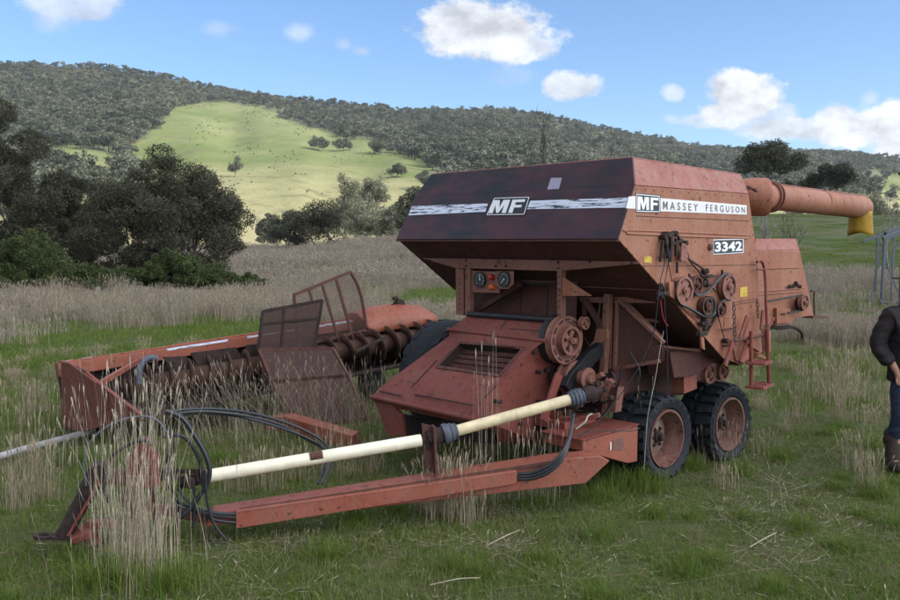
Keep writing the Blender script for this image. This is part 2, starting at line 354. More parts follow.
# the cumulus overhead whose shadow lies over the paddock (it stands high to the right of the view)
def cloud_mesh():
    h = 420.; c = Vector((0, 72, 0)) + SD*(h/SD.z); r = random.Random(3)
    V = []; F = []
    bm_v, bm_f = [], []
    n = 46
    for k in range(n):
        a = r.uniform(0, 6.283); q = math.sqrt(r.random()); px, py = 185*q*math.cos(a), 128*q*math.sin(a); s = r.uniform(38, 70)*(1.1-.45*q)
        seg, ring = 12, 7; o = len(bm_v)
        for i in range(ring+1):
            t = math.pi*i/ring
            for j in range(seg):
                p = 2*math.pi*j/seg; w = 1+.13*math.sin(3*p+k)+.1*math.sin(5*t+2*k)
                bm_v.append((px+s*w*math.sin(t)*math.cos(p), py+s*w*math.sin(t)*math.sin(p), max(-12+r.uniform(-3, 3), s*.62*w*math.cos(t))))
        for i in range(ring):
            for j in range(seg): bm_f.append((o+i*seg+j, o+i*seg+(j+1) % seg, o+(i+1)*seg+(j+1) % seg, o+(i+1)*seg+j))
    m, t_, b = NT('cloud white'); b.inputs['Base Color'].default_value = (.92, .92, .94, 1); b.inputs['Roughness'].default_value = 1
    tr = node(t_, 'ShaderNodeBsdfTranslucent'); tr.inputs[0].default_value = (.97, .97, .98, 1); mx = node(t_, 'ShaderNodeMixShader'); mx.inputs[0].default_value = .75
    t_.links.new(b.outputs[0], mx.inputs[1]); t_.links.new(tr.outputs[0], mx.inputs[2]); t_.links.new(mx.outputs[0], t_.nodes['Material Output'].inputs[0])
    o = mesh_np('cloud', bm_v, bm_f, m, smooth=True); o.location = c; tag(o, 'white cumulus cloud standing over the paddock', None, None, 'structure')
cloud_mesh()
# ------------------------------------------------------------------ terrain
def pw(x, pts):
    if x <= pts[0][0]: return pts[0][1]
    for (a, b), (c, d) in zip(pts, pts[1:]):
        if x <= c: return b+(d-b)*(x-a)/(c-a)
    return pts[-1][1]
def sm(a, b, x):
    t = min(1, max(0, (x-a)/(b-a))); return t*t*(3-2*t)
def hsh(i, j): 
    s = math.sin(i*127.1+j*311.7)*43758.5453; return s-math.floor(s)
def vn(x, y):
    i, j = math.floor(x), math.floor(y); u, v = x-i, y-j; u = u*u*(3-2*u); v = v*v*(3-2*v)
    return (hsh(i, j)*(1-u)+hsh(i+1, j)*u)*(1-v)+(hsh(i, j+1)*(1-u)+hsh(i+1, j+1)*u)*v
RIDGE = [(-700, 90), (-300, 70), (0, 63), (60, 64), (100, 66), (150, 72), (200, 83), (250, 92), (300, 98), (360, 104), (430, 109), (500, 109), (540, 112), (580, 122), (620, 130), (660, 138), (700, 145), (760, 148), (820, 150), (870, 153), (900, 156), (960, 162), (1200, 150), (1700, 120)]
CREST = [(-300, 250), (200, 249), (300, 247), (360, 241), (420, 236), (600, 222), (700, 217), (780, 215), (860, 217), (930, 214), (1200, 214)]
RC = 165.; RH0 = 300.; RH1 = 1250.
def height(x, y):
    r = math.hypot(x, y); az = math.atan2(x, y)
    z = .035*(vn(x*.9, y*.9)-.5)+.10*sm(8, 30, r)*(vn(x*.17+9, y*.17)-.5)
    if abs(az) < 1.15: px = 450+900*math.tan(az); w = 1-sm(.9, 1.15, abs(az))
    else: px = 3000 if az > 0 else -3000; w = 0
    rd = r*math.cos(az) if abs(az) < 1.15 else 0
    if w > 0:
        zc = 2+(YH-pw(px, CREST))/900*RC
        z += w*zc*sm(44, RC, rd)*(1-.55*sm(RC, RC+70, rd))
        if rd > RH0-40:
            zr = 2+(YH-pw(px, RIDGE))/900*RH1-7
            t = (rd-RH0)/(RH1-RH0); prof = 0 if t < 0 else (t**1.25 if t < 1 else 1-.0*t)
            base = .45*zc*w
            amp = 7*sm(0, .25, t)*(1-sm(.85, 1., t))
            z += w*((zr-base)*min(1, prof)+amp*(vn(px*.012+3, rd*.0022)-.5)*2+amp*.6*(vn(px*.03, rd*.005)-.5)*2)*(1 if t < 1 else max(.3, 1-(t-1)*1.6))
    return z
def polar(name, r0, r1, nr, azs, mat, fan=False):
    rs = [r0*(r1/r0)**(i/(nr-1)) for i in range(nr)]; V = []; F = []
    for r in rs:
        for a in azs:
            rd = r/math.cos(a) if abs(a) < 1.0 else r/math.cos(1.0); x, y = rd*math.sin(a), rd*math.cos(a); V.append((x, y, height(x, y)))
    n = len(azs)
    for i in range(nr-1):
        for j in range(n-1): F.append((i*n+j, i*n+j+1, (i+1)*n+j+1, (i+1)*n+j))
    return V, F
azs = sorted(set([round(-3.14159+i*.1, 5) for i in range(22)]+[round(-1.+i*.01, 5) for i in range(201)]+[round(1.04+i*.1, 5) for i in range(21)]+[3.14159]))
def ground_mat():
    m, t, b = NT('paddock ground'); tc = node(t, 'ShaderNodeTexCoord'); 
    ln = node(t, 'ShaderNodeVectorMath', operation='LENGTH'); t.links.new(tc.outputs['Object'], ln.inputs[0])
    n = noise(t, .13, 6, .6); n2 = noise(t, 1.3, 6, .65); n3 = noise(t, 9, 5, .7); nf = noise(t, .035, 5, .55)
    g = mix(t, ramp(t, n2, [(.35, 0.), (.7, 1.)]), (.042, .058, .016), (.070, .082, .026))
    g = mix(t, ramp(t, n3, [(.46, 0.), (.66, .8)]), g, (.085, .072, .038))
    mound = mix(t, ramp(t, nf, [(.4, 0.), (.62, 1.)]), (.036, .058, .014), (.060, .080, .026))
    mound = mix(t, ramp(t, n, [(.42, 0.), (.6, .8)]), mound, (.105, .098, .048)); mound = mix(t, ramp(t, noise(t, .5, 6, .7, (.5, 1.6, 1)), [(.45, 0.), (.62, .6)]), mound, (.045, .055, .02))
    tan = mix(t, ramp(t, n2, [(.3, 0.), (.7, 1.)]), (.15, .12, .085), (.24, .20, .14))
    def dmap(a, bb):
        mr = node(t, 'ShaderNodeMapRange'); mr.inputs[1].default_value = a; mr.inputs[2].default_value = bb; t.links.new(ln.outputs['Value'], mr.inputs[0])
        return mr.outputs[0]
    c = mix(t, dmap(60, 78), g, mound)
    far = mix(t, ramp(t, n, [(.4, 0.), (.6, 1.)]), (.30, .25, .13), (.22, .24, .09))
    c = mix(t, dmap(185, 215), c, far)
    t.links.new(c, b.inputs['Base Color']); b.inputs['Roughness'].default_value = .95; b.inputs['Specular IOR Level'].default_value = .15
    bump(t, b, n3, .8, .04); return m
V, F = polar('ground', .6, RH0, 120, azs, ground_mat())
gv = mesh_np('ground', V, F, ground_mat(), smooth=True); tag(gv, None, None, None, 'structure')
# ------------------------------------------------------------------ hills
def hill_mat():
    m, t, b = NT('hill pasture'); tc = node(t, 'ShaderNodeTexCoord'); sp = node(t, 'ShaderNodeSeparateXYZ'); t.links.new(tc.outputs['Object'], sp.inputs[0])
    n = noise(t, .009, 7, .62); n2 = noise(t, .05, 6, .65); n3 = noise(t, .02, 6, .6, (1, .35, 2))
    ht = node(t, 'ShaderNodeMath', operation='MULTIPLY_ADD'); ht.inputs[1].default_value = 90; t.links.new(n, ht.inputs[0]); t.links.new(sp.outputs[2], ht.inputs[2])
    mr = node(t, 'ShaderNodeMapRange'); mr.inputs[1].default_value = 50; mr.inputs[2].default_value = 105; t.links.new(ht.outputs[0], mr.inputs[0])
    green = mix(t, ramp(t, n3, [(.35, 0.), (.65, 1.)]), (.110, .140, .042), (.175, .188, .078))
    tan = mix(t, ramp(t, n2, [(.3, 0.), (.7, 1.)]), (.33, .28, .16), (.25, .235, .115))
    c = mix(t, mr.outputs[0], tan, green)
    c = mix(t, ramp(t, n2, [(.54, 0.), (.66, .75)]), c, (.13, .115, .065))
    c = mix(t, ramp(t, noise(t, .03, 5, .7, (1, 1, 1)), [(.68, 0.), (.71, .8)]), c, (.32, .15, .09))
    at_ = node(t, 'ShaderNodeAttribute', attribute_name='litter')
    ml = node(t, 'ShaderNodeMath', operation='MULTIPLY'); t.links.new(at_.outputs['Fac'], ml.inputs[0]); t.links.new(ramp(t, n2, [(.3, 1.), (.62, .35)]), ml.inputs[1])
    c = mix(t, ml.outputs[0], c, (.085, .078, .058))
    t.links.new(c, b.inputs['Base Color']); b.inputs['Roughness'].default_value = .95; b.inputs['Specular IOR Level'].default_value = .1
    bump(t, b, n2, 1., 3.); return m
hz = [round(-1.+i*.006, 5) for i in range(334)]
V, F = polar('hills', RH0, 2300, 110, hz, None)
hl = mesh_np('hills', V, F, hill_mat(), smooth=True)
CLEAR = [[(178, 108), (215, 103), (262, 108), (300, 126), (330, 132), (372, 142), (428, 160), (440, 182), (436, 260), (235, 260), (215, 215), (140, 215), (150, 178), (112, 152), (150, 136)],
         [(862, 180), (886, 172), (905, 176), (960, 172), (960, 206), (905, 198), (880, 198)], [(640, 202), (960, 200), (960, 262), (640, 262)], [(40, 150), (70, 146), (118, 156), (110, 172), (50, 168)]]
def inpoly(x, y, P):
    c = False; j = len(P)-1
    for i in range(len(P)):
        if (P[i][1] > y) != (P[j][1] > y) and x < (P[j][0]-P[i][0])*(y-P[i][1])/(P[j][1]-P[i][1])+P[i][0]: c = not c
        j = i
    return c
# leaf litter lies on the slope wherever the forest stands
ca = hl.data.attributes.new('litter', 'FLOAT', 'POINT'); lit = []
for (x, y, z) in V:
    px, py = 450+900*x/y, YH-(z-2)/y*900; lit.append(0. if any(inpoly(px, py, P_) for P_ in CLEAR) else min(1., max(0., (math.hypot(x, y)-RH0-60)/200)))
ca.data.foreach_set('value', lit); tag(hl, None, None, None, 'structure')
V, F = polar('plain', RH0, 2290, 12, azs, None)
V = [(x, y, z-9 if math.hypot(x, y) > RH0+5 else z-.3) for x, y, z in V]
pl = mesh_np('terrain', [(x, y, min(z, 30)) if abs(math.atan2(x, y)) > .9 else (x, y, -12) for x, y, z in V], F, gv.data.materials[0], smooth=True); tag(pl, None, None, None, 'structure')
# ------------------------------------------------------------------ instancing for what nobody could count
def instancer(name, pts, rots, scl, idx, protos):
    c = bpy.data.collections.new(name+' pieces')
    for k, o in enumerate(protos): o.name = '%s_piece_%02d' % (name, k); c.objects.link(o)
    me = bpy.data.meshes.new(name); P = np.asarray(pts, np.float32); me.vertices.add(len(P)); me.vertices.foreach_set('co', P.ravel())
    a = me.attributes.new('rot', 'FLOAT_VECTOR', 'POINT'); a.data.foreach_set('vector', np.asarray(rots, np.float32).ravel())
    a = me.attributes.new('scl', 'FLOAT_VECTOR', 'POINT'); S = np.asarray(scl, np.float32); S = np.repeat(S[:, None], 3, 1) if S.ndim == 1 else S; a.data.foreach_set('vector', S.ravel())
    a = me.attributes.new('idx', 'INT', 'POINT'); a.data.foreach_set('value', np.asarray(idx, np.int32))
    me.update(); o = bpy.data.objects.new(name, me); COL.objects.link(o)
    g = bpy.data.node_groups.new(name, 'GeometryNodeTree'); g.interface.new_socket('Geometry', in_out='INPUT', socket_type='NodeSocketGeometry'); g.interface.new_socket('Geometry', in_out='OUTPUT', socket_type='NodeSocketGeometry')
    i = g.nodes.new('NodeGroupInput'); ou = g.nodes.new('NodeGroupOutput'); ip = g.nodes.new('GeometryNodeInstanceOnPoints'); ci = g.nodes.new('GeometryNodeCollectionInfo')
    ci.inputs[0].default_value = c; ci.inputs[1].default_value = True; ci.inputs[2].default_value = True; ip.inputs['Pick Instance'].default_value = True
    def at(nm, ty):
        n = g.nodes.new('GeometryNodeInputNamedAttribute'); n.data_type = ty; n.inputs[0].default_value = nm; return n.outputs['Attribute']
    er = g.nodes.new('FunctionNodeEulerToRotation'); g.links.new(at('rot', 'FLOAT_VECTOR'), er.inputs[0])
    g.links.new(i.outputs[0], ip.inputs['Points']); g.links.new(ci.outputs[0], ip.inputs['Instance']); g.links.new(at('idx', 'INT'), ip.inputs['Instance Index'])
    g.links.new(er.outputs[0], ip.inputs['Rotation']); g.links.new(at('scl', 'FLOAT_VECTOR'), ip.inputs['Scale']); g.links.new(ip.outputs[0], ou.inputs[0])
    md = o.modifiers.new('scatter', 'NODES'); md.node_group = g; return o
def leaves_np(centers, radii, n, size, rg, droop=0., flat=.8, aspect=.45, shell=.55):
    """n leaf-sized quads spread through ellipsoid clumps"""
    centers = np.asarray(centers); radii = np.asarray(radii); k = rg.choice(len(centers), n, p=radii**2/np.sum(radii**2))
    d = rg.normal(size=(n, 3)); d /= np.linalg.norm(d, axis=1)[:, None]; q = (shell+(1-shell)*rg.random(n))*rg.uniform(.75, 1.12, n)
    P = centers[k]+d*(radii[k]*q)[:, None]*np.array([1, 1, flat])
    A = rg.normal(size=(n, 3)); A[:, 2] -= droop; A /= np.linalg.norm(A, axis=1)[:, None]
    B = np.cross(A, rg.normal(size=(n, 3))); B /= np.linalg.norm(B, axis=1)[:, None]
    s = size*rg.uniform(.6, 1.4, n)[:, None]; A = A*s; B = B*s*aspect
    V = np.stack([P-A, P+B, P+A, P-B], 1).reshape(-1, 3); return V, np.arange(4*n).reshape(-1, 4)
M['hilleaf'] = leafmat('hill eucalypt leaves', (.066, .078, .050), (.118, .126, .092), .15, .25, rnd=True)
M['hilleafdark'] = leafmat('dark hill leaves', (.038, .047, .028), (.072, .080, .052), .15, .25, rnd=True)
def hill_tree(seed, n=260):
    rg = np.random.default_rng(seed); k = 7
    c = [(rg.uniform(-.30, .30), rg.uniform(-.30, .30), rg.uniform(.45, .86)) for _ in range(k)]+[(0, 0, .7)]
    V, F = leaves_np(c, [rg.uniform(.16, .27) for _ in c], n, .052, rg, aspect=.8)
    T = MB().tube([(0, 0, -.1), (.02, 0, .3), (-.02, .03, .65)], [.03, .022, .012], 5)
    V = np.vstack([V, np.array(T.v)]); nn = len(F)*4; F2 = [[x+nn for x in f] for f in T.f if len(f) == 4]
    return mesh_np('t', V, np.vstack([F, F2]), M['hilleaf'] if seed % 3 else M['hilleafdark'], link=False)
pts = []; sc_ = []
rr_ = random.Random(5); tries = 0
while len(pts) < 30000 and tries < 190000:
    tries += 1; a = rr_.uniform(-.80, .80); rd = RH0+40+(RH1+60-RH0-40)*rr_.random()**.7
    px = 450+900*math.tan(a); x = rd*math.tan(a); z = height(x, rd); py = YH-(z-2)/rd*900
    jx, jy = px+10*(vn(px*.07, py*.2)-.5)*2, py+7*(vn(px*.06+40, py*.15)-.5)*2
    if any(inpoly(jx, jy, P) for P in CLEAR):
        if rr_.random() < .22 and px < 640 and vn(px*.06+9, py*.13) > .6: pts.append((x, rd, z-.2)); sc_.append(rr_.uniform(.8, 2.0))
        continue
    t = (rd-RH0)/(RH1-RH0)
    dn = .95 if t > .3 else .25+2.*t
    if px > 700: dn = 1. if t > .15 else .7
    if rr_.random() > dn*(.35+1.25*vn(px*.045, py*.10)): continue
    pts.append((x, rd, z)); sc_.append((rr_.uniform(6., 10.) if rr_.random() < .75 else rr_.uniform(10., 15.))*(1-.25*sm(.25, .9, t)))
n = len(pts)
ft = instancer('hillside_forest', pts, np.stack([np.zeros(n), np.zeros(n), rng.uniform(0, 6.28, n)], 1), np.stack([np.array(sc_)*rng.uniform(.9, 1.3, n), np.array(sc_)*rng.uniform(.9, 1.3, n), np.array(sc_)*rng.uniform(.75, 1.05, n)], 1), rng.integers(0, 6, n), [hill_tree(20+i) for i in range(6)])
tag(ft, 'grey green eucalypt forest covering the sunlit hillside', 'forest', None, 'stuff')
# ================================================================== the combine harvester
mu = Vector((.67180, -.74072, -.00328)); mv = Vector((.74064, .67178, -.01234))
mf = Frame((1.86731, 7.56596, 0), mu, mv, mu.cross(mv)); MU, MV, MZ = mf.U, mf.V, mf.Z
combine = empty('combine_harvester', 'old faded orange red pull-type combine harvester standing in the grass', 'combine harvester', mf)
def onp(F, x, y, off=0.): return mf.local(F.world(F.Z(x, y, off)))
def px_poly(cut, val, pts): return [cut(x, y, val) for x, y in pts]
def pulley(c, ax, r, w, hub=.3, spokes=4, sw=.5, mats=(M['frame'], M['rustd']), name='pulley', parent=combine, groove=True, disc=True):
    ax = Vector(ax).normalized(); c = Vector(c); x = ax.orthogonal().normalized(); y = ax.cross(x); b = MB(); h = w/2
    ri = r*.80
    b.lathe(c, ax, [(-h, ri), (-h, r), (-h*.35, r*.93 if groove else r), (h*.35, r*.93 if groove else r), (h, r), (h, ri), (-h, ri)], 36)
    b.lathe(c, ax, [(-h*1.3, 0), (-h*1.3, r*hub), (h*1.5, r*hub), (h*1.5, r*hub*.5), (h*1.9, r*hub*.5), (h*1.9, 0)], 18)
    for k in range(spokes):
        a = 2*math.pi*(k+.3)/spokes; d = x*math.cos(a)+y*math.sin(a); e = ax.cross(d)
        p, q = c+d*r*hub*.8, c+d*ri*1.02; w0, w1 = r*sw*.5, r*sw*.75
        z = ax*h*.45; b.hexa([p-e*w0-z, p+e*w0-z, p+e*w0+z, p-e*w0+z], [q-e*w1-z, q+e*w1-z, q+e*w1+z, q-e*w1+z])
    if disc: b.lathe(c-ax*h*.8, ax, [(0, 0), (0, ri)], 24, mi=1)
    return b.build(name, list(mats), parent)
# ---- grain tank
AV, AW, BV, BW, TV, TW = -1.05, 2.03, -.86, 2.44, -.755, 2.66
r_ = .2
tip = MU(722, 358, r_); b2 = MU(739, 364, r_); b3 = MU(761, 352, r_); re1 = MU(747, 194, r_); re2 = MU(755, 250, r_); re3 = MU(757.5, 285, r_)
side_out = [Vector((r_, AV, AW)), Vector((r_, BV, BW)), re1, re2, re3, b3, b2, tip]
trr = MU(740, 175, .1)
ULA, ULB, ULT = -2.41, -2.36, -2.25
tk = MB()
left_out = [Vector((ULA if i != 1 and i != 2 else ULB, p.y, p.z)) for i, p in enumerate(side_out)]
n = len(side_out)
Rr = [p.copy() for p in side_out]
for p in Rr: p.x -= .006
tk.add(Rr+left_out, [list(range(n)), list(range(n, 2*n))[::-1]]+[[(i+1) % n, i, n+i, n+(i+1) % n] for i in range(n)], 0)
tr1 = [Vector((.1, TV, TW)), Vector((.1, trr.y, trr.z)), Vector((ULT, trr.y, trr.z)), Vector((ULT, TV, TW))]
br1 = [Rr[1], Rr[2], left_out[2], left_out[1]]
tk.add(br1+tr1, [[0, 1, 5, 4], [1, 2, 6, 5], [2, 3, 7, 6], [3, 0, 4, 7], [4, 5, 6, 7]], 1)
tank = tk.build('grain_tank', [M['dull'], M['top']], combine, .006)
def su(x, y, o=.014): return MU(x, y, r_+o)
rb = MB().prism(side_out, (.012, 0, 0))
cap = curve([su(627, 233.2), su(626, 231.4), su(629, 230.2), su(690, 232.6), su(748, 235.2)], 5); rb.tube(cap, .007, 6)
rb.tube([su(627, 233.4), su(690, 236.4), su(748, 238.2)], .009, 6)
for a, b_ in (((641, 266), (757, 265)), ((636, 216), (750, 221)), ((671.5, 265.5), (671.5, 300)), ((733.5, 302.5), (757, 299)), ((733, 305), (757, 301.4))): rb.bar(su(*a, .0115), su(*b_, .0115), .006, .004, up=(1, 0, 0), mi=1)
for (a, b_, k) in (((632, 189), (745, 196.5), 13), ((640, 240), (750, 243), 9), ((624, 245), (690, 322), 12), ((750, 215), (756, 262), 6)):
    for i in range(k):
        t = (i+.5)/k; p = su(a[0]+(b_[0]-a[0])*t, a[1]+(b_[1]-a[1])*t, .010); rb.lathe(p, (1, 0, 0), [(0, .006), (.005, .006), (.007, 0)], 6, 1)
sp_ = rb.build('side_panel', [M['side'], M['rustm']], tank)
# rim edge strip where the upper panel meets the side
up = MB().prism([Vector((r_+.014, BV, BW+.004)), Vector((r_+.014, re1.y, re1.z+.004)), Vector((.112, trr.y, trr.z)), Vector((.112, TV, TW))], (-.012, 0, -.004))
up.build('upper_side_panel', M['top'], tank, .003)
MB().tube([(.1, TV, TW+.004), (.1, trr.y, trr.z+.004)], .008, 6).tube([(.1, TV, TW+.004), (ULT, TV, TW+.004)], .008, 6).build('rim', M['top'], tank)
FB = Frame(mf.world((0, AV, AW)), mf.ax[0], mf.ax[1]*(BV-AV)+mf.ax[2]*(BW-AW), mf.ax[0].cross(mf.ax[1]*(BV-AV)+mf.ax[2]*(BW-AW)))
FT = Frame(mf.world((0, BV, BW)), mf.ax[0], mf.ax[1]*(TV-BV)+mf.ax[2]*(TW-BW), mf.ax[0].cross(mf.ax[1]*(TV-BV)+mf.ax[2]*(TW-BW)))
s = 1 if FB.ax[2].dot(mf.ax[1]) < 0 else -1
nB = Vector((0, -(BW-AW), BV-AV)).normalized(); nT = Vector((0, -(TW-BW), TV-BV)).normalized()
fp = MB()
e = .012
fp.prism([Vector((ULA-.004, AV, AW)), Vector((r_+.014, AV, AW)), Vector((r_+.014, BV, BW)), Vector((ULB-.004, BV, BW))], nB*e)
fp.prism([Vector((ULB-.004, BV, BW)), Vector((r_+.012, BV, BW)), Vector((.108, TV, TW)), Vector((ULT-.004, TV, TW))], nT*e)
front = fp.build('front_panel', M['blackpanel'], tank, .002)
MB().bar((ULA, AV-.004, AW-.008), (r_+.01, AV-.004, AW-.008), .022, .014).build('lower_edge', M['rustm'], front)
def fpb(x, y, o=.015): return onp(FB, x, y, o*s)
def decal(name, pts, mat, parent, cut, t=.0015, vec=None):
    P = [cut(x, y) for x, y in pts]; return MB().prism(P, vec if vec is not None else nB*t).build(name, mat, parent)
decal('white_stripe', [(411.5, 206.3), (488, 203.4), (485.5, 211.8), (408.5, 215.4)], M['stripe'], front, fpb)
decal('white_stripe', [(530.5, 200.8), (628, 197.6), (625.5, 207.6), (527, 209.2)], M['stripe'], front, fpb)
lg = decal('emblem_plate', [(487, 214.8), (524, 214.2), (529, 197.2), (494.5, 198.2)], M['decalblack'], front, lambda x, y: fpb(x, y, .017))
for a, b_ in (((487, 214.8), (524, 214.2)), ((524, 214.2), (529, 197.2)), ((529, 197.2), (494.5, 198.2)), ((494.5, 198.2), (487, 214.8))):
    MB().bar(fpb(*a, .020), fpb(*b_, .020), .006, .003, up=nB).build('emblem_border', M['textw'], lg)
block_mf(fpb(488.5, 213.2, .0205), fpb(521, 212.6, .0205), fpb(525.5, 199.2, .0205), fpb(493, 200.2, .0205)).build('emblem_letters', M['textw'], lg)
decal('worn_sticker', [(547.5, 189.5), (559, 189), (562, 177.8), (551, 178)], M['grey'], front, lambda x, y: onp(FT, x, y, .014*s), vec=nT*.002)
# ---- decals on the side
def su(x, y, o=.014): return MU(x, y, r_+o)
def sdec(name, pts, mat, parent=sp_, o=.0135, t=.0015): return MB().prism([su(x, y, o) for x, y in pts], (t, 0, 0)).build(name, mat, parent)
wd = MB().prism([su(x, y, .0135) for x, y in [(660, 198), (746.5, 205.2), (746.5, 214.6), (660, 211.3)]], (.0015, 0, 0))
for tx, a, b_, c_, d_ in (('MASSEY', (663, 209.4), (698, 211), (698, 203.9), (663, 201.2)), ('FERGUSON', (706, 211.3), (745, 213), (745, 207), (706, 204.2))):
    if tx[0] == 'M':   # the M is drawn on its own, the rest follows
        Pm = lambda a, b: su(a_m+(b_m-a_m)*a, 209.4-8.2*b+.35*a, .0165)
        a_m, b_m = 663, 667.6
        for q_ in ([(0, 0), (.2, 0), (.2, 1), (0, 1)], [(.8, 0), (1, 0), (1, 1), (.8, 1)], [(.2, 1), (.2, .72), (.5, .1), (.5, .5)], [(.5, .5), (.5, .1), (.8, .72), (.8, 1)]): wd.add([Pm(*p) for p in q_], [[0, 1, 2, 3]], 1)
        tx = 'ASSEY'; a = (670, 209.8); d_ = (670, 201.8)
    tm = put_text(tx, su(*a, .0165), su(*b_, .0165), su(*c_, .0165), su(*d_, .0165), .006, 1.6); wd.add(tm.v, tm.f, 1)
wd.build('lettered_decal', [M['stripeside'], M['text']], sp_)
sdec('white_decal', [(628.5, 196.5), (635.5, 196), (635.5, 208.8), (625.8, 208.2)], M['stripeside'])
q = sdec('emblem_plate', [(635.7, 193), (660.2, 195.2), (660.2, 212.8), (635.7, 212)], M['decalblack'], o=.0135, t=.0025)
q2 = MB()
for a, b_ in (((636.6, 194.2), (659.4, 196.3)), ((659.4, 196.3), (659.4, 211.7)), ((659.4, 211.7), (636.6, 211)), ((636.6, 211), (636.6, 194.2))): q2.bar(su(*a, .0172), su(*b_, .0172), .006, .002, up=(1, 0, 0))
q2.build('emblem_border', M['textw'], q)
block_mf(su(637.6, 209.6, .0178), su(658.6, 210.2, .0178), su(658.6, 198.0, .0178), su(637.6, 196.3, .0178)).build('emblem_letters', M['textw'], q)
q = sdec('number_plate', [(713.2, 239.5), (743.3, 238.6), (743.3, 252.8), (713.2, 254.6)], M['textw'], t=.0025)
sdec('number_ground', [(713.9, 240.3), (742.7, 239.5), (742.7, 252), (713.9, 253.7)], M['decalblack'], q, .0165)
put_text('3342', su(715, 252, .0186), su(742, 250.8, .0186), su(742, 241.2, .0186), su(715, 242, .0186), .035, 1.02).build('number_digits', M['textw'], q)
for k, pts in enumerate(([(644.3, 256), (651.6, 256.6), (651.6, 263), (644.3, 262.6)], [(740, 287.5), (747.3, 286.6), (747.3, 296.4), (740, 297)])):
    q = sdec('warning_sticker', pts, M['yellow'])
# ---- front beam, posts, inner panel under the tank
bm_ = MB().prism(px_poly(MV, -.82, [(421.5, 258), (638.5, 261.6), (637, 264), (560, 271), (455, 268)]), (0, .02, 0))
for x, y in ((466, 260.5), (496, 266), (506, 266), (466, 266), (558.5, 262), (558.5, 268.5), (590, 261.5), (632, 263)): bm_.lathe(MV(x, y, -.822), (0, -1, 0), [(0, .011), (.01, .011), (.012, 0)], 6, 1)
bm_.build('front_beam', [M['frame'], M['rustd']], combine, .002)
MB().prism(px_poly(MV, -.46, [(578, 278.5), (652, 282.5), (659.5, 290.6), (578, 287)]), (0, .03, 0)).bar(MV(578, 281.5, -.47), MV(653, 284, -.47), .02, .02).build('cross_beam', M['frame'], combine, .002)
po = MB().prism(px_poly(MV, -.80, [(455.5, 266), (463.5, 267), (463.5, 315.5), (456, 314.5)]), (0, .05, 0)).prism(px_poly(MV, -.81, [(465, 267), (470, 267), (470, 317), (465, 316)]), (0, .05, 0))
for k in range(7): po.lathe(MV(459.5, 279+k*5, -.802), (0, -1, 0), [(0, .009), (.004, 0)], 6, 1)
po.build('front_post', [M['frame'], M['rustd']], combine, .002)
po = MB().prism(px_poly(MV, -.84, [(557, 269), (561.2, 269), (561.2, 322), (557, 321)]), (0, .06, 0))
for k in range(6): po.lathe(MV(559, 277+k*6, -.842), (0, -1, 0), [(0, .008), (.004, 0)], 6, 1)
po.build('front_post', [M['frame'], M['rustd']], combine, .002)
MB().prism(px_poly(MV, -.845, [(562, 276.5), (591.5, 296), (562, 296)]), (0, .012, 0)).build('gusset_plate', M['side'], combine, .002)
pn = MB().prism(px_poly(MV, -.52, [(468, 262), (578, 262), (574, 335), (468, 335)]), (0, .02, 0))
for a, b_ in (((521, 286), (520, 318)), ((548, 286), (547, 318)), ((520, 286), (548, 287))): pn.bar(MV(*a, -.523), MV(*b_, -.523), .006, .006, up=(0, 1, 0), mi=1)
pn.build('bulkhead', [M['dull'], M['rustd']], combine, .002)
MB().bar(MV(472, 314, -.66), MV(520, 284, -.66), .05, .05).bar(MV(520, 281, -.66), MV(557, 284, -.66), .02, .03).build('brace', M['dull'], combine, .003)
MB().tube(curve([MV(516, 277, -.7), MV(530, 283, -.7), MV(557, 283, -.7)], 6), .008, 6).build('control_cable', M['hose'], combine)
gp = MB().prism(px_poly(MV, -.79, [(471, 270.8), (499, 271.5), (499, 293), (471, 292.3)]), (0, .012, 0)).prism(px_poly(MV, -.80, [(495.5, 271), (513.5, 271), (513.5, 284), (508, 289), (500, 289), (495.5, 285)]), (0, .008, 0)).build('gauge_panel', M['frame'], combine, .002)
for (x, y) in ((480.4, 279.6), (504.5, 279.3)):
    c = MV(x, y, -.802); g = MB().lathe(c, (0, -1, 0), [(0, .071), (.014, .071), (.014, .064), (.009, .062)], 28, 1).lathe(c, (0, -1, 0), [(.008, .064), (.009, 0)], 28, 0, False)
    for k in range(9):
        a = R(-130+k*32.5); d = Vector((math.sin(a), 0, math.cos(a))); g.bar(c+d*.045+Vector((0, -.0105, 0)), c+d*.055+Vector((0, -.0105, 0)), .005, .002, up=(0, 1, 0), mi=2)
    g.bar(c+Vector((0, -.0115, 0)), c+Vector((-.026 if x > 490 else 0.0, -.0115, -.03 if x > 490 else .04)), .005, .002, up=(0, 1, 0), mi=2)
    g.lathe(c, (0, -1, 0), [(.009, .008), (.013, .006), (.013, 0)], 10, 2); g.build('gauge', [M['gauge'], M['black'], M['white']], gp)
for (x, y, m) in ((492, 277.3, 'lampred'), (492.4, 287, 'lampamber')):
    MB().lathe(MV(x, y, -.80), (0, -1, 0), [(0, .028), (.02, .027), (.03, .02), (.034, 0)], 16).build('marker_lamp', M[m], gp)
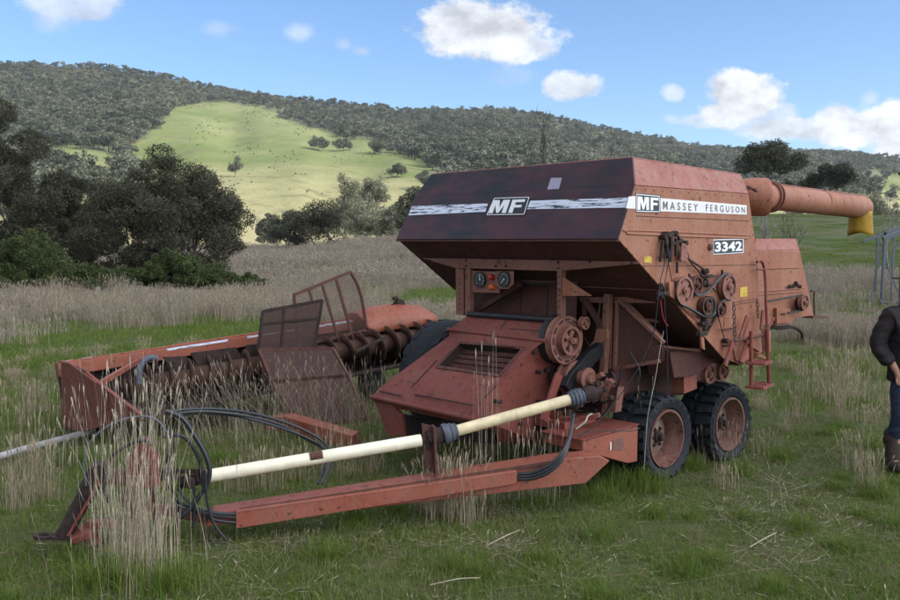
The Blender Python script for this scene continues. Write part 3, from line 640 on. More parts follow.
# ---- inner body, frame rails
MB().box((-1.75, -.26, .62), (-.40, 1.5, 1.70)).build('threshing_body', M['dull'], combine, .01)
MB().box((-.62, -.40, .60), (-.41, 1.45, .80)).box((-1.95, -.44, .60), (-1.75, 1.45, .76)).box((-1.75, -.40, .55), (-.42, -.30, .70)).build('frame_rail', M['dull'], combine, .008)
MB().prism(px_poly(MU, -.02, [(684, 374), (697, 371), (697, 389), (684, 394)]), (-.12, 0, 0)).build('side_frame', M['top'], combine, .004)
MB().prism(px_poly(MU, .05, [(670, 352), (702, 349), (722, 357), (694, 376), (674, 378)]), (-.25, 0, 0)).build('lower_hopper', M['dull'], combine, .004)
MB().tube([MV(650, 349, -.1), MV(700, 350, .3)], .018, 8).tube([MU(656, 346, .1), MU(699, 351, .1)], .012, 8).build('cross_rod', M['rustm'], combine)
for x, y, rr in ((708, 374, .085), (722, 371, .085)): pulley(MU(x, y, .0), (1, 0, 0), rr, .05, name='low_pulley')
# ---- feeder house
FS = Frame(mf.world((0, -1.0, 1.2)), mf.ax[0], -mf.ax[1]*.55-mf.ax[2]*.52, mf.ax[0].cross(-mf.ax[1]*.55-mf.ax[2]*.52))
sg = 1 if FS.ax[2].dot(mf.ax[2]) > 0 else -1
def fs(x, y, o=0.): return onp(FS, x, y, o*sg)
oTL, oTR, oBR, oBL = fs(449, 336), fs(531, 351), fs(484, 400), fs(379, 388)
iTL, iTR, iBR, iBL = fs(460, 343), fs(525, 347), fs(500, 376), fs(437, 367)
nS = Vector((0, -.52, .55)).normalized(); dn = -nS*.14
p1L, p1R = MV(467, 316, -.9), MV(553, 323, -.9); p2L, p2R = MV(449.5, 329, -1.035), MV(546, 340, -1.02)
lL, lR = MV(372, 397, -1.60), MV(493, 424, -1.57); uL, uR = MV(376, 404, -1.56), MV(495, 430, -1.53)
kR = [MU(560, 372, -.62), MU(558, 400, -.66), MU(545, 446, -.70), MU(498, 443, -.72)]
f_ = MB()
V_ = [p1L, p1R, p2L, p2R, oTL, oTR, oBR, oBL, lL, lR, iTL, iTR, iBR, iBL, iTL+dn, iTR+dn, iBR+dn, iBL+dn, uL, uR]+kR+[Vector((-1.7, -.86, .55)), Vector((-1.7, -.86, 1.25))]
f_.add(V_, [[0, 1, 3, 2], [2, 3, 5, 4], [4, 5, 11, 10], [5, 6, 12, 11], [6, 7, 13, 12], [7, 4, 10, 13], [7, 6, 9, 8], [8, 9, 19, 18],
            [1, 20, 5, 3], [20, 21, 6, 5], [21, 22, 9, 6], [22, 23, 19, 9], [0, 2, 25], [2, 4, 25], [25, 4, 24], [4, 7, 24], [7, 8, 24], [8, 18, 24]])
f_.add([V_[i] for i in (10, 11, 12, 13, 14, 15, 16, 17)], [[0, 1, 5, 4], [1, 2, 6, 5], [2, 3, 7, 6], [3, 0, 4, 7], [4, 5, 6, 7]], 1)
feeder = f_.build('feeder_house', [M['deck'], M['rustd']], combine)
sl = MB()
for k in range(5):
    t = (k+.6)/5.4; a, b_ = iTL.lerp(iBL, t)+dn*.55, iTR.lerp(iBR, t)+dn*.55; sl.bar(a, b_, .035, .006, up=(0, -1, .2))
sl.build('feeder_slat', M['rustm'], feeder)
rim_ = MB()
for a, b_ in ((iTL, iTR), (iTR, iBR), (iBR, iBL), (iBL, iTL)): rim_.bar(a+nS*.004, b_+nS*.004, .03, .012, up=nS)
rim_.build('hatch_rim', M['dull'], feeder, .002)
MB().tube([p2L-Vector((.02, 0, .005)), p2L.lerp(p2R, .5)-Vector((0, 0, .006)), p2R-Vector((0, 0, .01))], .02, 10).build('rolled_edge', M['deck'], feeder)
MB().tube([lL, lR], .022, 10).build('lip', M['deck'], feeder)
cr = MB()
for a, b_ in ((fs(415, 394.5, .003), fs(474, 405.5, .003)), (fs(437, 360, .003), fs(411, 388, .003)), (MV(461, 325, -.965), MV(546, 332, -.965)), (fs(497, 385, .003), fs(484, 398, .003)), (fs(380, 391, .002), fs(402, 396, .002))): cr.bar(a, b_, .009, .006, up=nS)
cr.bar(MV(508, 318, -.90), MV(500, 329, -1.0), .005, .004, up=(0, -1, 1))
MB().prism(px_poly(MV, -1.57, [(374, 400), (388, 436), (404, 436), (402, 415), (391, 404)]), (0, .03, 0)).build('skid_plate', M['deck'], feeder, .002)
MB().prism(px_poly(MV, -1.3, [(402, 414), (492, 430), (497, 444), (404, 438)]), (0, .02, 0)).build('feeder_floor', M['rustd'], feeder)
bl = cr
for x, y in ((535, 352), (548, 370), (541, 372), (500, 402), (520, 424), (553, 396), (543, 402), (536, 410)): bl.lathe(MU(x, y, -.60), (1, 0, 0), [(-.06, .018), (.012, .018), (.016, 0)], 7)
cr.build('sheet_seam', M['rustd'], feeder)
MB().tube([MV(468.5, 314, -.90), MV(554, 320, -.90)], .026, 14).build('feeder_shaft', M['black'], combine)
# ---- drive pulleys, belt, shafts at the front right
c0 = MU(564, 340, -.5); ax = Vector((1, 0, 0))
pb = MB().lathe(c0, ax, [(-.035, .155), (-.035, .20), (-.01, .187), (.01, .187), (.035, .20), (.035, .155), (.02, .15), (.02, .10), (-.02, .10)], 44)
pb.lathe(c0+Vector((-.05, 0, 0)), ax, [(0, .195), (-.05, .205), (-.05, 0)], 36, 1)
bigp = pb.build('drive_pulley', [M['frame'], M['black']], combine)
sl = MB()
for k in range(12):
    a = 2*math.pi*k/12; d = Vector((0, math.cos(a), math.sin(a))); t = Vector((0, -math.sin(a), math.cos(a)))
    sl.bar(c0+d*.172+Vector((.034, 0, 0))-t*.028, c0+d*.172+Vector((.034, 0, 0))+t*.028, .016, .008, up=(1, 0, 0))
sl.build('rim_slot', M['rustd'], bigp)
pulley(c0+Vector((.05, .0, .0)), ax, .122, .07, hub=.22, spokes=5, sw=.28, name='inner_pulley', parent=bigp)
pulley(MU(584, 323, -.42), ax, .055, .04, name='idler_pulley')
c1 = MU(577, 377, -.42)
pd = MB().lathe(c1, ax, [(-.12, .13), (-.10, .145), (-.085, .145), (-.08, .11), (-.03, .11), (-.02, .135), (-.005, .135), (0, .09), (.03, .06), (.10, .055), (.11, .09), (.125, .09), (.13, .05), (.17, .045), (.17, 0)], 30)
pd.lathe(c1, ax, [(-.16, .12), (-.22, .12), (-.22, 0)], 24, 1); pd.build('input_pulley', [M['frame'], M['rustd']], combine)
MB().prism(px_poly(MU, -.38, [(603, 342), (604, 354), (581, 379), (571, 393), (566, 386), (572, 373), (590, 352)]), (-.07, 0, 0)).build('drive_belt', M['black'], combine, .004)
MB().prism(px_poly(MU, -.62, [(600, 352), (596, 366), (560, 384), (560, 372), (585, 352)]), (-.03, 0, 0)).build('belt_guard', M['dull'], combine, .003)
MB().bar(MU(559, 374, -.40), MU(543, 421, -.40), .03, .075, up=(0, 1, 0)).build('support_arm', M['red'], combine, .004)
MB().bar(MV(608.5, 294, -.42), MV(603.5, 373, -.42), .055, .06, up=(0, 1, 0)).build('side_post', M['frame'], combine, .004)
MB().bar(MV(585, 300, -.44), MV(606, 333, -.44), .05, .04, up=(0, 1, 0)).build('side_strut', M['dull'], combine, .004)
MB().prism(px_poly(MV, -.47, [(596, 329), (607, 329), (607, 339), (598, 345), (592, 350), (588, 347), (594, 340)]), (0, .03, 0)).build('bracket_plate', M['side'], combine, .003)
MB().bar(MV(581, 333, -.47), MV(592, 349, -.47), .008, .008).build('tie_rod', M['rustm'], combine)
mg = MB().bar(MV(617.5, 300, -.36), MV(614.5, 369, -.36), .03, .03).bar(MV(614, 369, -.36), MV(660, 361, -.36), .03, .03).bar(MV(619, 300, -.36), MV(664, 343, -.36), .03, .03).bar(MV(612, 302, -.37), MV(610, 369, -.37), .012, .02).build('guard_frame', M['frame'], combine, .003)
MB().prism(px_poly(MV, -.345, [(618, 302), (664, 344), (664, 361), (615, 368)]), (0, .003, 0)).build('wire_screen', M['screen'], mg)
# gearbox and universal joint
gx = MB().box((-.60, -.72, .68), (-.38, -.50, .90)).lathe(MU(598, 392, -.42), (.2, -1, 0), [(-.12, .08), (-.05, .09), (0, .085), (.03, .05), (.10, .045), (.11, 0)], 20)
gx.bar(MV(600, 398, -.66), MV(612, 380, -.66), .06, .05).bar(MV(590, 382, -.68), MV(603, 374, -.68), .05, .04).bar(MV(617, 386, -.55), MV(614, 411, -.55), .09, .09)
gx.bar(MV(606, 408, -.6), MV(606, 375, -.6), .03, .02).build('gearbox', M['frame'], combine, .008)
gy = MB()
for x, y in ((590, 385), (597, 383), (604, 390), (601, 400), (592, 401), (610, 398), (586, 391)): gy.lathe(MV(x, y, -.74), (0, -1, 0), [(-.03, .022), (.012, .02), (.016, 0)], 7)
gy.bar(MV(586, 386, -.78), MV(597, 399, -.78), .03, .03).bar(MV(585, 400, -.78), MV(598, 384, -.78), .03, .03).build('universal_joint', M['rustd'], combine, .003)
MB().box((-.62, -1.02, .50), (-.30, -.56, .57)).bar(MV(548, 425, -1.0), MV(600, 415, -.8), .06, .04).box((-.60, -.95, .57), (-.42, -.8, .66)).build('hitch_frame', M['red'], combine, .006)
for pts, r_h in (([(604, 380), (612, 372), (616, 392), (606, 402), (596, 405)], .007), ([(622, 366), (618, 385), (606, 412), (590, 424)], .008), ([(630, 352), (640, 372), (634, 392), (622, 404)], .006), ([(560, 392), (566, 404), (580, 412), (596, 410)], .010), ([(590, 350), (586, 366), (592, 376)], .006)):
    MB().tube(curve([MV(x, y, -.62) for x, y in pts], 6), r_h, 6).build('control_cable', M['hose'], combine)
MB().bar(MV(556, 408, -.95), MV(582, 404, -.9), .05, .05).bar(MV(566, 416, -.95), MV(566, 398, -.95), .04, .05).lathe(MV(573, 404, -.98), (0, -1, 0), [(-.03, .05), (.02, .05), (.02, .03), (.04, .03), (.04, 0)], 16).build('swivel_joint', M['rustd'], combine, .004)
MB().bar(MV(624, 300, -.30), MV(662, 338, -.10), .05, .03).bar(MV(641, 320, -.1), MV(700, 322, .2), .03, .03).bar(MV(580, 300, -.40), MV(656, 300, -.28), .03, .05).build('under_brace', M['frame'], combine, .003)
MB().tube([MV(585, 302, -.42), MV(585, 315, -.42)], .03, 10).tube([MV(600, 303, -.44), MV(597, 330, -.46)], .008, 6).build('tension_rod', M['rustm'], combine)
# ---- hitch box beside the tyre
hb = MB().prism(px_poly(MU, .0, [(583, 441), (638, 426), (637.3, 461.5), (628, 463.5), (583, 451.5)]), (-.40, 0, 0)).build('hitch_box', M['tongue'], combine, .006)
pz = MU(583, 440.5, .0).z
lid = MB().prism([(-.42, -1.19, pz), (.012, -1.19, pz), (.012, MU(638, 425, 0).y, MU(638, 425, 0).z), (-.42, MU(638, 425, 0).y, MU(638, 425, 0).z)], (0, 0, .012)).build('box_lid', M['deck'], hb, .003)
MB().prism(px_poly(MU, .002, [(613, 440), (624, 437), (624, 450), (613, 450)]), (.0015, 0, 0)).build('worn_sticker', M['rimred'], hb)
MB().prism(px_poly(MU, .0035, [(610.3, 442), (611.2, 442), (611.2, 450), (610.3, 450.5)]), (.0012, 0, 0)).build('paint_scratch', M['white'], hb)
# ---- pulleys and belt on the side sheet
S1 = r_+.06
pl_ = []
for (x, y, rr, sp, hubf) in ((683, 290.6, .118, 4, .26), (695.7, 285, .075, 5, .30), (727.7, 286.5, .112, 4, .28), (705.8, 306, .078, 0, .45), (720, 309, .07, 3, .3)):
    pulley(MU(x, y, S1), ax, rr, .045, hub=hubf, spokes=sp, sw=.62 if sp == 4 else .4, name='side_pulley', mats=(M['frame'] if sp == 4 else M['rustm'], M['rustd']))
MB().lathe(MU(705.8, 306, S1-.03), ax, [(0, .085), (.05, .085), (.05, .06), (-.03, .06)], 28).build('side_pulley', M['black'], combine)
MB().tube(curve([MU(x, y, S1) for x, y in ((676.5, 281), (676.3, 295), (679, 303), (690, 308.5), (703, 316), (711, 316), (716, 311), (719, 305), (724, 300), (730, 299.5))], 6), .014, 6).tube(curve([MU(x, y, S1) for x, y in ((692, 277), (691, 290), (697, 295), (707, 292), (717, 281), (724, 274.5), (731, 274.5))], 6), .013, 6).build('side_belt', M['hose'], combine)
MB().prism(px_poly(MU, r_+.013, [(668, 262), (690, 272), (735, 270), (737, 300), (722, 320), (706, 330), (697, 322), (676, 302)]), (.006, 0, 0)).build('bearing_plate', M['side'], combine, .002)
mech = MB()
for a, b_, t in (((664, 234), (668, 258), .03), ((668, 236), (676, 233), .03), ((671, 236), (670, 262), .028), ((676, 238), (676, 256), .022), ((663, 240), (660, 262), .02), ((672, 244), (682, 240), .025), ((678, 236), (682, 246), .02), ((683, 246), (687, 258), .035), ((686, 257), (706, 271), .014),
                 ((689, 260), (716, 292), .012), ((660, 283), (660, 296), .02), ((657, 294), (667, 293), .03), ((657, 300), (661, 283), .015), ((667, 295), (661, 283), .015), ((677, 262), (677, 273), .018), ((704, 270), (706, 281), .025), ((701, 276), (712, 275), .018), ((706, 281), (707, 286), .04),
                 ((708, 277), (716, 276), .016), ((722, 270), (722, 276), .02), ((689, 274), (690, 279), .016), ((681, 278), (689, 277), .012), ((717, 314), (706, 334), .02), ((701, 323), (710, 324), .03), ((698, 334), (706, 333), .04), ((704, 322), (704, 334), .028), ((718, 316), (725, 341), .008)):
    mech.bar(MU(*a, r_+.055), MU(*b_, r_+.045), t, t*.9)
for x, y in ((667, 234), (675, 233.5), (664, 237), (685, 243), (706, 271), (726, 341), (705, 321), (703, 283), (661, 296)): mech.lathe(MU(x, y, r_+.05), ax, [(-.03, .022), (.022, .022), (.026, 0)], 8)
mech.build('clutch_linkage', M['rustd'], combine, .002)
MB().prism(px_poly(MU, r_+.06, [(681, 243), (685.5, 244), (687, 258), (681, 262), (679.5, 259)]), (.012, 0, 0)).build('linkage_plate', M['frame'], combine, .002)
MB().prism(px_poly(MU, r_+.03, [(667, 282), (673, 282), (674, 300), (668, 296)]), (.02, 0, 0)).prism(px_poly(MU, r_+.03, [(699, 335), (702, 337), (703, 350), (700, 348)]), (.02, 0, 0)).build('side_bracket', M['side'], combine, .002)
MB().lathe(MU(709.7, 247, r_+.013), ax, [(0, .03), (.012, .028), (.02, .012), (.02, 0)], 12).build('lock_knob', M['rustm'], combine)
# ---- levers, chains, small boxes at the rear bottom of the side
MB().prism(px_poly(MU, .155, [(731, 335), (766, 328), (766, 352), (739, 366), (729, 360)]), (-.3, 0, 0)).build('outlet_box', M['dull'], combine, .004)
MB().prism(px_poly(MU, r_-.02, [(727, 340), (734, 340), (740, 359), (740, 363), (731, 360)]), (.05, 0, 0)).prism(px_poly(MU, r_, [(741, 338), (756, 334), (756, 352), (746, 345)]), (.04, 0, 0)).prism(px_poly(MU, r_+.02, [(755, 352.5), (763, 357), (763, 359), (754, 357)]), (.04, 0, 0)).prism(px_poly(MU, r_, [(764, 330), (768, 331), (768, 353), (764, 350)]), (.03, 0, 0)).build('outlet_flap', M['side'], combine, .003)
for a, b_, t in (((725, 366), (733, 341), .045), ((739.6, 362), (747, 342), .035), ((740, 338), (747, 316), .035), ((742, 340), (750, 318), .018), ((763, 310), (761, 330), .035), ((768, 329), (774.4, 317.6), .022), ((752, 332), (751, 352), .04), ((724, 318), (729, 318), .015), ((724, 318), (724, 330), .012)):
    MB().bar(MU(*a, r_+.09), MU(*b_, r_+.09), t, t*.5, up=(1, 0, 0)).build('lever', M['red'], combine, .003)
MB().tube([MU(734, 341, r_+.1), MU(768, 334, r_+.1)], .014, 8).tube([MU(724, 346, r_+.04), MU(735, 344, r_+.04)], .01, 8).tube([MU(722, 330, r_+.04), MU(735, 328, r_+.04)], .008, 8).build('lever_rod', M['rustm'], combine)
def chain(a, b_, k, parent=combine):
    c = MB(); a, b_ = Vector(a), Vector(b_); d = (b_-a)/k
    for i in range(k):
        p = a+d*(i+.5); ex = Vector((1, 0, 0)) if i % 2 else Vector((0, 1, 0)); dd = d.normalized(); ex = (ex-dd*ex.dot(dd)).normalized()
        c.tube([p+dd*d.length*.62*math.cos(t)+ex*d.length*.36*math.sin(t) for t in [2*math.pi*j/8 for j in range(9)]], d.length*.13, 5, caps=False)
    return c.build('chain', M['chain'], parent)
chain(MU(733.6, 302, r_+.07), MU(735, 340, r_+.09), 9); chain(MU(757, 299, r_+.07), MU(758, 318, r_+.07), 5)
# ---- ladder and grab rail
lu = .33
ld = MB().tube([MU(751, 331, lu), MU(751.3, 387, lu)], .017, 8).tube([MU(767, 328, lu), MU(769, 384, lu)], .017, 8).build('ladder', M['red'], combine)
for (a, b_, c_, d_) in (((747, 363.5), (764, 364.5), (772, 361.5), (757, 360.2)), ((746.5, 387), (762, 388.8), (773.5, 384.3), (758, 382.6))):
    zz = MU(*a, lu).z; pts = [MZ(x, y, zz) for x, y in (a, b_, c_, d_)]
    st = MB()
    for i in range(4): st.bar(pts[i], pts[(i+1) % 4], .02, .02)
    for t in (.25, .5, .75): st.bar(pts[0].lerp(pts[3], t), pts[1].lerp(pts[2], t), .016, .014)
    for t in (.2, .4, .6, .8): st.bar(pts[0].lerp(pts[1], t), pts[3].lerp(pts[2], t), .012, .012)
    st.build('step', M['red'], ld)
MB().tube(curve([MU(x, y, .27) for x, y in ((757, 262), (760, 260.5), (763.5, 265), (765.5, 280), (766, 300), (767, 328))], 6), .014, 8).tube([MU(757, 269, .27), MU(766, 269.5, .27)], .009, 6).build('grab_rail', M['red'], combine)
# ---- rear straw hood
hy = [(755, 250.5), (800, 250), (813.5, 316), (796, 318), (791, 324.5), (768, 325.5), (758, 325.5)]
hp = px_poly(MU, 0., hy)
hd = MB().prism(hp, (-1.9, 0, 0)); ha, hb_ = MU(756, 238.3, -.10), MU(796.5, 238.6, -.10)
hd.hexa([hp[0]+Vector((-.004, 0, .0)), hp[1]+Vector((-.004, 0, 0)), Vector((-1.896, hp[1].y, hp[1].z)), Vector((-1.896, hp[0].y, hp[0].z))], [ha, hb_, Vector((-1.8, hb_.y, hb_.z)), Vector((-1.8, ha.y, ha.z))], 1)
hood = hd.build('straw_hood', [M['side'], M['top']], combine, .008)
MB().box((-1.9, .6, 1.55), (-.02, 1.4, hp[0].z-.02)).build('rear_body', M['side'], combine, .01)
hr = MB()
for a, b_ in (((757, 291.6), (805, 288)), ((757, 294.6), (805, 291)), ((757, 269), (799, 267.5))): hr.bar(MU(*a, .004), MU(*b_, .004), .014 if a[1] > 280 else .006, .012, up=(1, 0, 0))
hr.build('pressed_rib', M['side'], hood, .002)
MB().prism(px_poly(MU, .006, [(774, 308), (788, 309), (788, 322), (774, 324)]), (.03, 0, 0)).build('cover_box', M['side'], hood, .003)
k_ = MB()
for x, y in ((789, 286.5), (792, 286), (796, 285), (795, 283), (799, 286.5)): k_.lathe(MU(x, y, .005), ax, [(0, .02), (.025, .016), (.028, 0)], 7)
k_.bar(MU(787, 287, .02), MU(800, 286, .02), .012, .01); k_.bar(MU(780, 314, .034), MU(784, 314, .034), .02, .01).build('latch', M['rustd'], hood)
pulley(MU(803.5, 302.3, .10), ax, .082, .04, spokes=5, sw=.4, name='rear_pulley'); MB().lathe(MU(802, 302.8, .04), ax, [(-.03, .075), (.03, .075), (.03, 0)], 24).build('rear_pulley', M['rustd'], combine)
MB().bar(MU(768, 301.5, .09), MU(803, 294.8, .09), .012, .016).bar(MU(788, 313, .09), MU(804, 310, .09), .012, .016).build('rear_belt', M['hose'], combine)
MB().tube([MU(811, 291, -.05), MU(814, 291.5, -.05), MU(814.4, 316, -.05)], .01, 6).bar(MU(808, 317, .0), MU(823, 317, -.05), .10, .025).build('rear_bracket', M['rustm'], combine)
MB().tube(curve([MU(x, y, -.05) for x, y in ((769, 326.5), (780, 328), (790, 327), (797, 329), (801.5, 333), (802.5, 338.5))], 5), [.02]*10+[.016]*16, 8).build('tail_hook', M['rustd'], combine)
# ---- unloading auger
au = -.2; tr0 = MU(769, 196.5, au); te = MU(860, 207.3, au); tr0.z = .5*(tr0.z+te.z)+.01; te.z = tr0.z-.02
ub = MB().tube([tr0, te], .128, 36, caps=True)
ub.lathe(te, (te-tr0).normalized(), [(-.02, .128), (.03, .132), (.09, .115), (.12, .07), (.12, 0)], 36)
ubo = ub.build('unloading_auger', M['side'], combine)
for h in (0., .02): MB().lathe(tr0+Vector((0, h*3-.03, 0)), (0, 1, 0), [(0, .125), (0, .158), (.014, .158), (.014, .125)], 36).build('flange', M['frame'], ubo)
MB().lathe(tr0+Vector((0, 1.1, 0)), (0, 1, 0), [(0, .129), (0, .132), (.02, .132), (.02, .129)], 36).build('flange', M['side'], ubo)
MB().tube([tr0+Vector((.02, .02, .132)), te+Vector((.02, 0, .132))], .008, 5).build('top_seam', M['top'], ubo)
ec = MU(755, 197, -.16); el = MB().lathe(ec+Vector((0, .0, -.0)), (.75, .66, 0), [(-.14, .0), (-.14, .17), (-.05, .185), (.10, .185), (.13, .165), (.13, 0)], 40)
el.tube([ec+Vector((0, .0, -.0)), tr0+Vector((0, -.01, 0))], [.16, .125], 30, caps=False)
el.tube([ec+Vector((-.25, -.35, .05)), ec], .13, 20)
elo = el.build('auger_elbow', M['side'], combine)
MB().bar(MU(747, 186, -.02), MU(757, 192, .05), .05, .012).bar(MU(746, 189, -.02), MU(756, 189, .05), .03, .012).build('elbow_bracket', M['rustm'], elo)
# yellow canvas spout
V_ = []; F_ = []; sgm = 28
for i in range(7):
    t = i/6
    for k in range(sgm):
        a = 2*math.pi*k/sgm; rr = (.125+.012*t)*(1+.06*t*math.sin(3*a+1)+.05*t*math.sin(7*a)); cz = te.z-.04-.27*t*(1+.07*math.sin(2*a+1.3))
        V_.append((te.x+rr*math.cos(a)*.95, te.y+.02+rr*1.0*math.sin(a)*(1-.12*t), cz))
for i in range(6):
    for k in range(sgm): F_.append([i*sgm+k, i*sgm+(k+1) % sgm, (i+1)*sgm+(k+1) % sgm, (i+1)*sgm+k])
yc = MB().add(V_, F_, 0, True).build('spout_cover', M['yellowcover'], combine); so_ = yc.modifiers.new('thick', 'SOLIDIFY'); so_.thickness = .004
# ---- wheels
def wheel(cu, cv, cw, r, hw, rimr, lugs, big=False):
    c = Vector((cu, cv, cw)); sh = r*.93
    t = MB().lathe(c, ax, [(-hw*.62, rimr), (-hw*.9, rimr+.02), (-hw, (rimr+r)/2), (-hw*.93, sh), (-hw*.80, r-(.04 if not big else .02)), (-hw*.3, r-(.03 if not big else .012)), (hw*.3, r-(.03 if not big else .012)), (hw*.80, r-(.04 if not big else .02)), (hw*.93, sh), (hw, (rimr+r)/2), (hw*.9, rimr+.02), (hw*.62, rimr)], 64)
    for k in range(lugs):
        for sd in (-1, 1):
            a = 2*math.pi*(k+(.25 if sd > 0 else 0))/lugs; d = Vector((0, math.cos(a), math.sin(a))); tt = Vector((0, -math.sin(a), math.cos(a)))
            w_ = math.pi*2*r/lugs*.29
            if big:
                for j, (uu, ln) in enumerate(((.25, .2), (.72, .2))):
                    a2 = a+(math.pi/lugs if j else 0); d2 = Vector((0, math.cos(a2), math.sin(a2))); t2 = Vector((0, -math.sin(a2), math.cos(a2))); w2 = w_*1.35
                    m_ = [c+d2*(r-.028)+t2*w2*math.cos(q)+ax*hw*(sd*uu+ln*math.sin(q)) for q in [math.pi/3*i for i in range(6)]]
                    t.prism(m_, d2*.014)
            else:
                p = [c+d*(r-.03)+ax*sd*hw*.18-tt*w_+tt*w_*.8, c+d*(r-.03)+ax*sd*hw*.18+tt*w_+tt*w_*.8, c+d*(r-.035)+ax*sd*hw*.80+tt*w_, c+d*(r-.035)+ax*sd*hw*.80-tt*w_]
                t.hexa(p, [x+d*(.034 if i < 2 else .026) for i, x in enumerate(p)])
                p2 = [c+d*(r-.055)+ax*sd*hw*.78-tt*w_, c+d*(r-.055)+ax*sd*hw*.78+tt*w_, c+d*(sh-.06)+ax*sd*hw*.95+tt*w_*.8, c+d*(sh-.05)+ax*sd*hw*.95-tt*w_*.8]
                t.hexa(p2, [x+d*.034+ax*sd*.016 for x in p2])
    wh = t.build('tyre', M['tyre'], combine)
    if rimr:
        o = hw
        rm = MB().lathe(c, ax, [(o*.55, rimr+.006), (o*.92, rimr+.004), (o*.92, rimr-.015), (o*.60, rimr-.03), (o*.45, rimr*.80), (o*.1, rimr*.74)], 48, 1)
        rm.lathe(c, ax, [(o*.1, rimr*.76), (o*.12, rimr*.6), (o*.3, rimr*.42), (o*.34, rimr*.2), (o*.34, 0)], 48, 0)
        ro = rm.build('rim', [M['rim'], M['rimred']], combine)
        hbm = MB().lathe(c+ax*o*.30, ax, [(0, .052), (.03, .050), (.035, .034), (.075, .030), (.08, 0)], 20)
        for k in range(6):
            a = 2*math.pi*k/6; d = Vector((0, math.cos(a), math.sin(a)))
            hbm.lathe(c+ax*o*.30+d*.078, ax, [(-.01, .014), (.024, .013), (.026, 0)], 6)
            hbm.bar(c+ax*o*.36+d*.03, c+ax*o*.34+d*.09, .022, .014, up=(1, 0, 0))
        hbm.build('hub', M['rustd'], ro)
wheel(-.19, -.01, .355, .378, .19, .245, 22); wheel(-.19, 1.0, .355, .378, .19, .245, 22)
wheel(-2.70, -.02, .60, .60, .25, .0, 18, big=True)
MB().bar((-.46, -.05, .40), (-.36, 1.05, .40), .08, .14).tube([(-.4, -.01, .352), (-.1, -.01, .352)], .04, 12).tube([(-.4, 1., .352), (-.1, 1., .352)], .04, 12).bar((-2.5, .45, .50), (-.34, .45, .50), .16, .16).bar((-2.6, -.05, .62), (-1.7, .3, .62), .12, .12).build('axle', M['dull'], combine, .006)
# ---- ropes hanging from the linkage
def rope(name, cut, val, pts, r, mat, parent=combine, n=6):
    P = [cut(x, y, val if not isinstance(val, (list, tuple)) else val[i]) for i, (x, y) in enumerate(pts)]
    return MB().tube(curve(P, n), r, 6).build(name, mat, parent)
rope('rope', MU, [.27, .27, .28, .28, .25, .2, .1, 0.05, .0], [(668, 245), (664, 266), (659.5, 285), (657.5, 305), (653, 335), (640, 365), (618, 398), (595, 425), (578, 437)], .0036, M['rope'])
rope('rope', MU, .28, [(672, 243), (668, 265), (664.8, 285), (665, 310), (667.2, 340), (667.5, 365), (668, 392)], .0036, M['rope'])
rope('cord', MU, .24, [(660.5, 291), (661, 305), (664, 320), (668, 326)], .004, M['redcord'])
rope('twine', MU, .24, [(663.5, 331), (660, 350), (655, 380), (648, 415), (646, 440), (644, 470)], .0026, M['twine'])
# ---- drawbar (its own frame: it swings out to the left of the machine)
TL, TR = ground_at(200, 527, .12), ground_at(586, 483, .24)
ta = (TR-TL).normalized(); tb = Vector((-ta.y, ta.x, 0)).normalized(); tcx = ta.cross(tb)
tf = Frame(TL, ta, tb, tcx)
def tv(x, y, b=0.): return mf.local(tf.world(tf.V(x, y, b)))
tbv = (mf.local(tf.world((0, 1, 0)))-mf.local(tf.world((0, 0, 0))))
tcv = (mf.local(tf.world((0, 0, 1)))-mf.local(tf.world((0, 0, 0))))
def tpoly(pts, b=0.): return [tv(x, y, b) for x, y in pts]
db = MB().prism(tpoly([(205, 527), (586, 483.5), (610, 461), (600, 456), (562, 459), (213, 514)]), tbv*.20)
drawbar = db.build('drawbar', M['tongue'], combine, .006)
MB().prism(tpoly([(236, 511.5), (517, 471), (517, 484), (236, 529)], -.055), tbv*.053).bar(tv(236, 513, -.05), tv(517, 472, -.05), .012, .008).build('ram_housing', M['tongue'], drawbar, .010)
MB().bar(tv(240, 510.5, -.01), tv(560, 461.5, -.01), .03, .012, up=tbv).build('edge_angle', M['rustm'], drawbar, .002)
MB().prism(tpoly([(421.7, 423.5), (435, 427), (437, 476), (425, 467)], .08), tbv*.015).prism(tpoly([(433.5, 427), (436, 427), (438, 476), (435.5, 476)], .02), tbv*.09).build('shaft_bracket', M['dull'], drawbar, .003)
# power shafts
M['cream'] = plain('cream plastic shaft guard', (.72, .66, .50), .38, .14, 9, spec=.5, bmp=.05); M['cream2'] = plain('yellowed plastic shaft guard', (.58, .48, .30), .45, .22, 9, bmp=.05)
s1, s2 = tv(203, 477, .10), tv(421, 440.3, .10)
sh1 = MB().tube([s1, s2], .0445, 28).build('shaft_guard', M['cream'], combine)
ax1 = (s2-s1).normalized(); nk = s1.lerp(s2, .505)
MB().tube([nk-ax1*.045+tcv*.012-tbv*.012, nk+ax1*.045+tcv*.012-tbv*.012], .036, 14).build('broken_patch', M['rustm'], sh1)
s3, s4 = tv(456, 431, .10), tv(573, 398.7, .10)
sh2 = MB().tube([s3, s4], .041, 28).build('shaft_guard', M['cream2'], combine); MB().tube([s3.lerp(s4, .5), s3.lerp(s4, .508)], .0435, 24).build('guard_collar', M['cream2'], sh2)
bt = MB(); a2 = (s4-s3).normalized()
bt.lathe(s3, a2, [(-.10, .073), (-.075, .078), (-.05, .066), (-.035, .070), (-.02, .058), (0, .060), (.01, .045)], 28); bt.lathe(s3, a2, [(-.10, .073), (-.10, .055), (-.04, .05)], 28)
bt.build('rubber_boot', M['rubber'], combine)
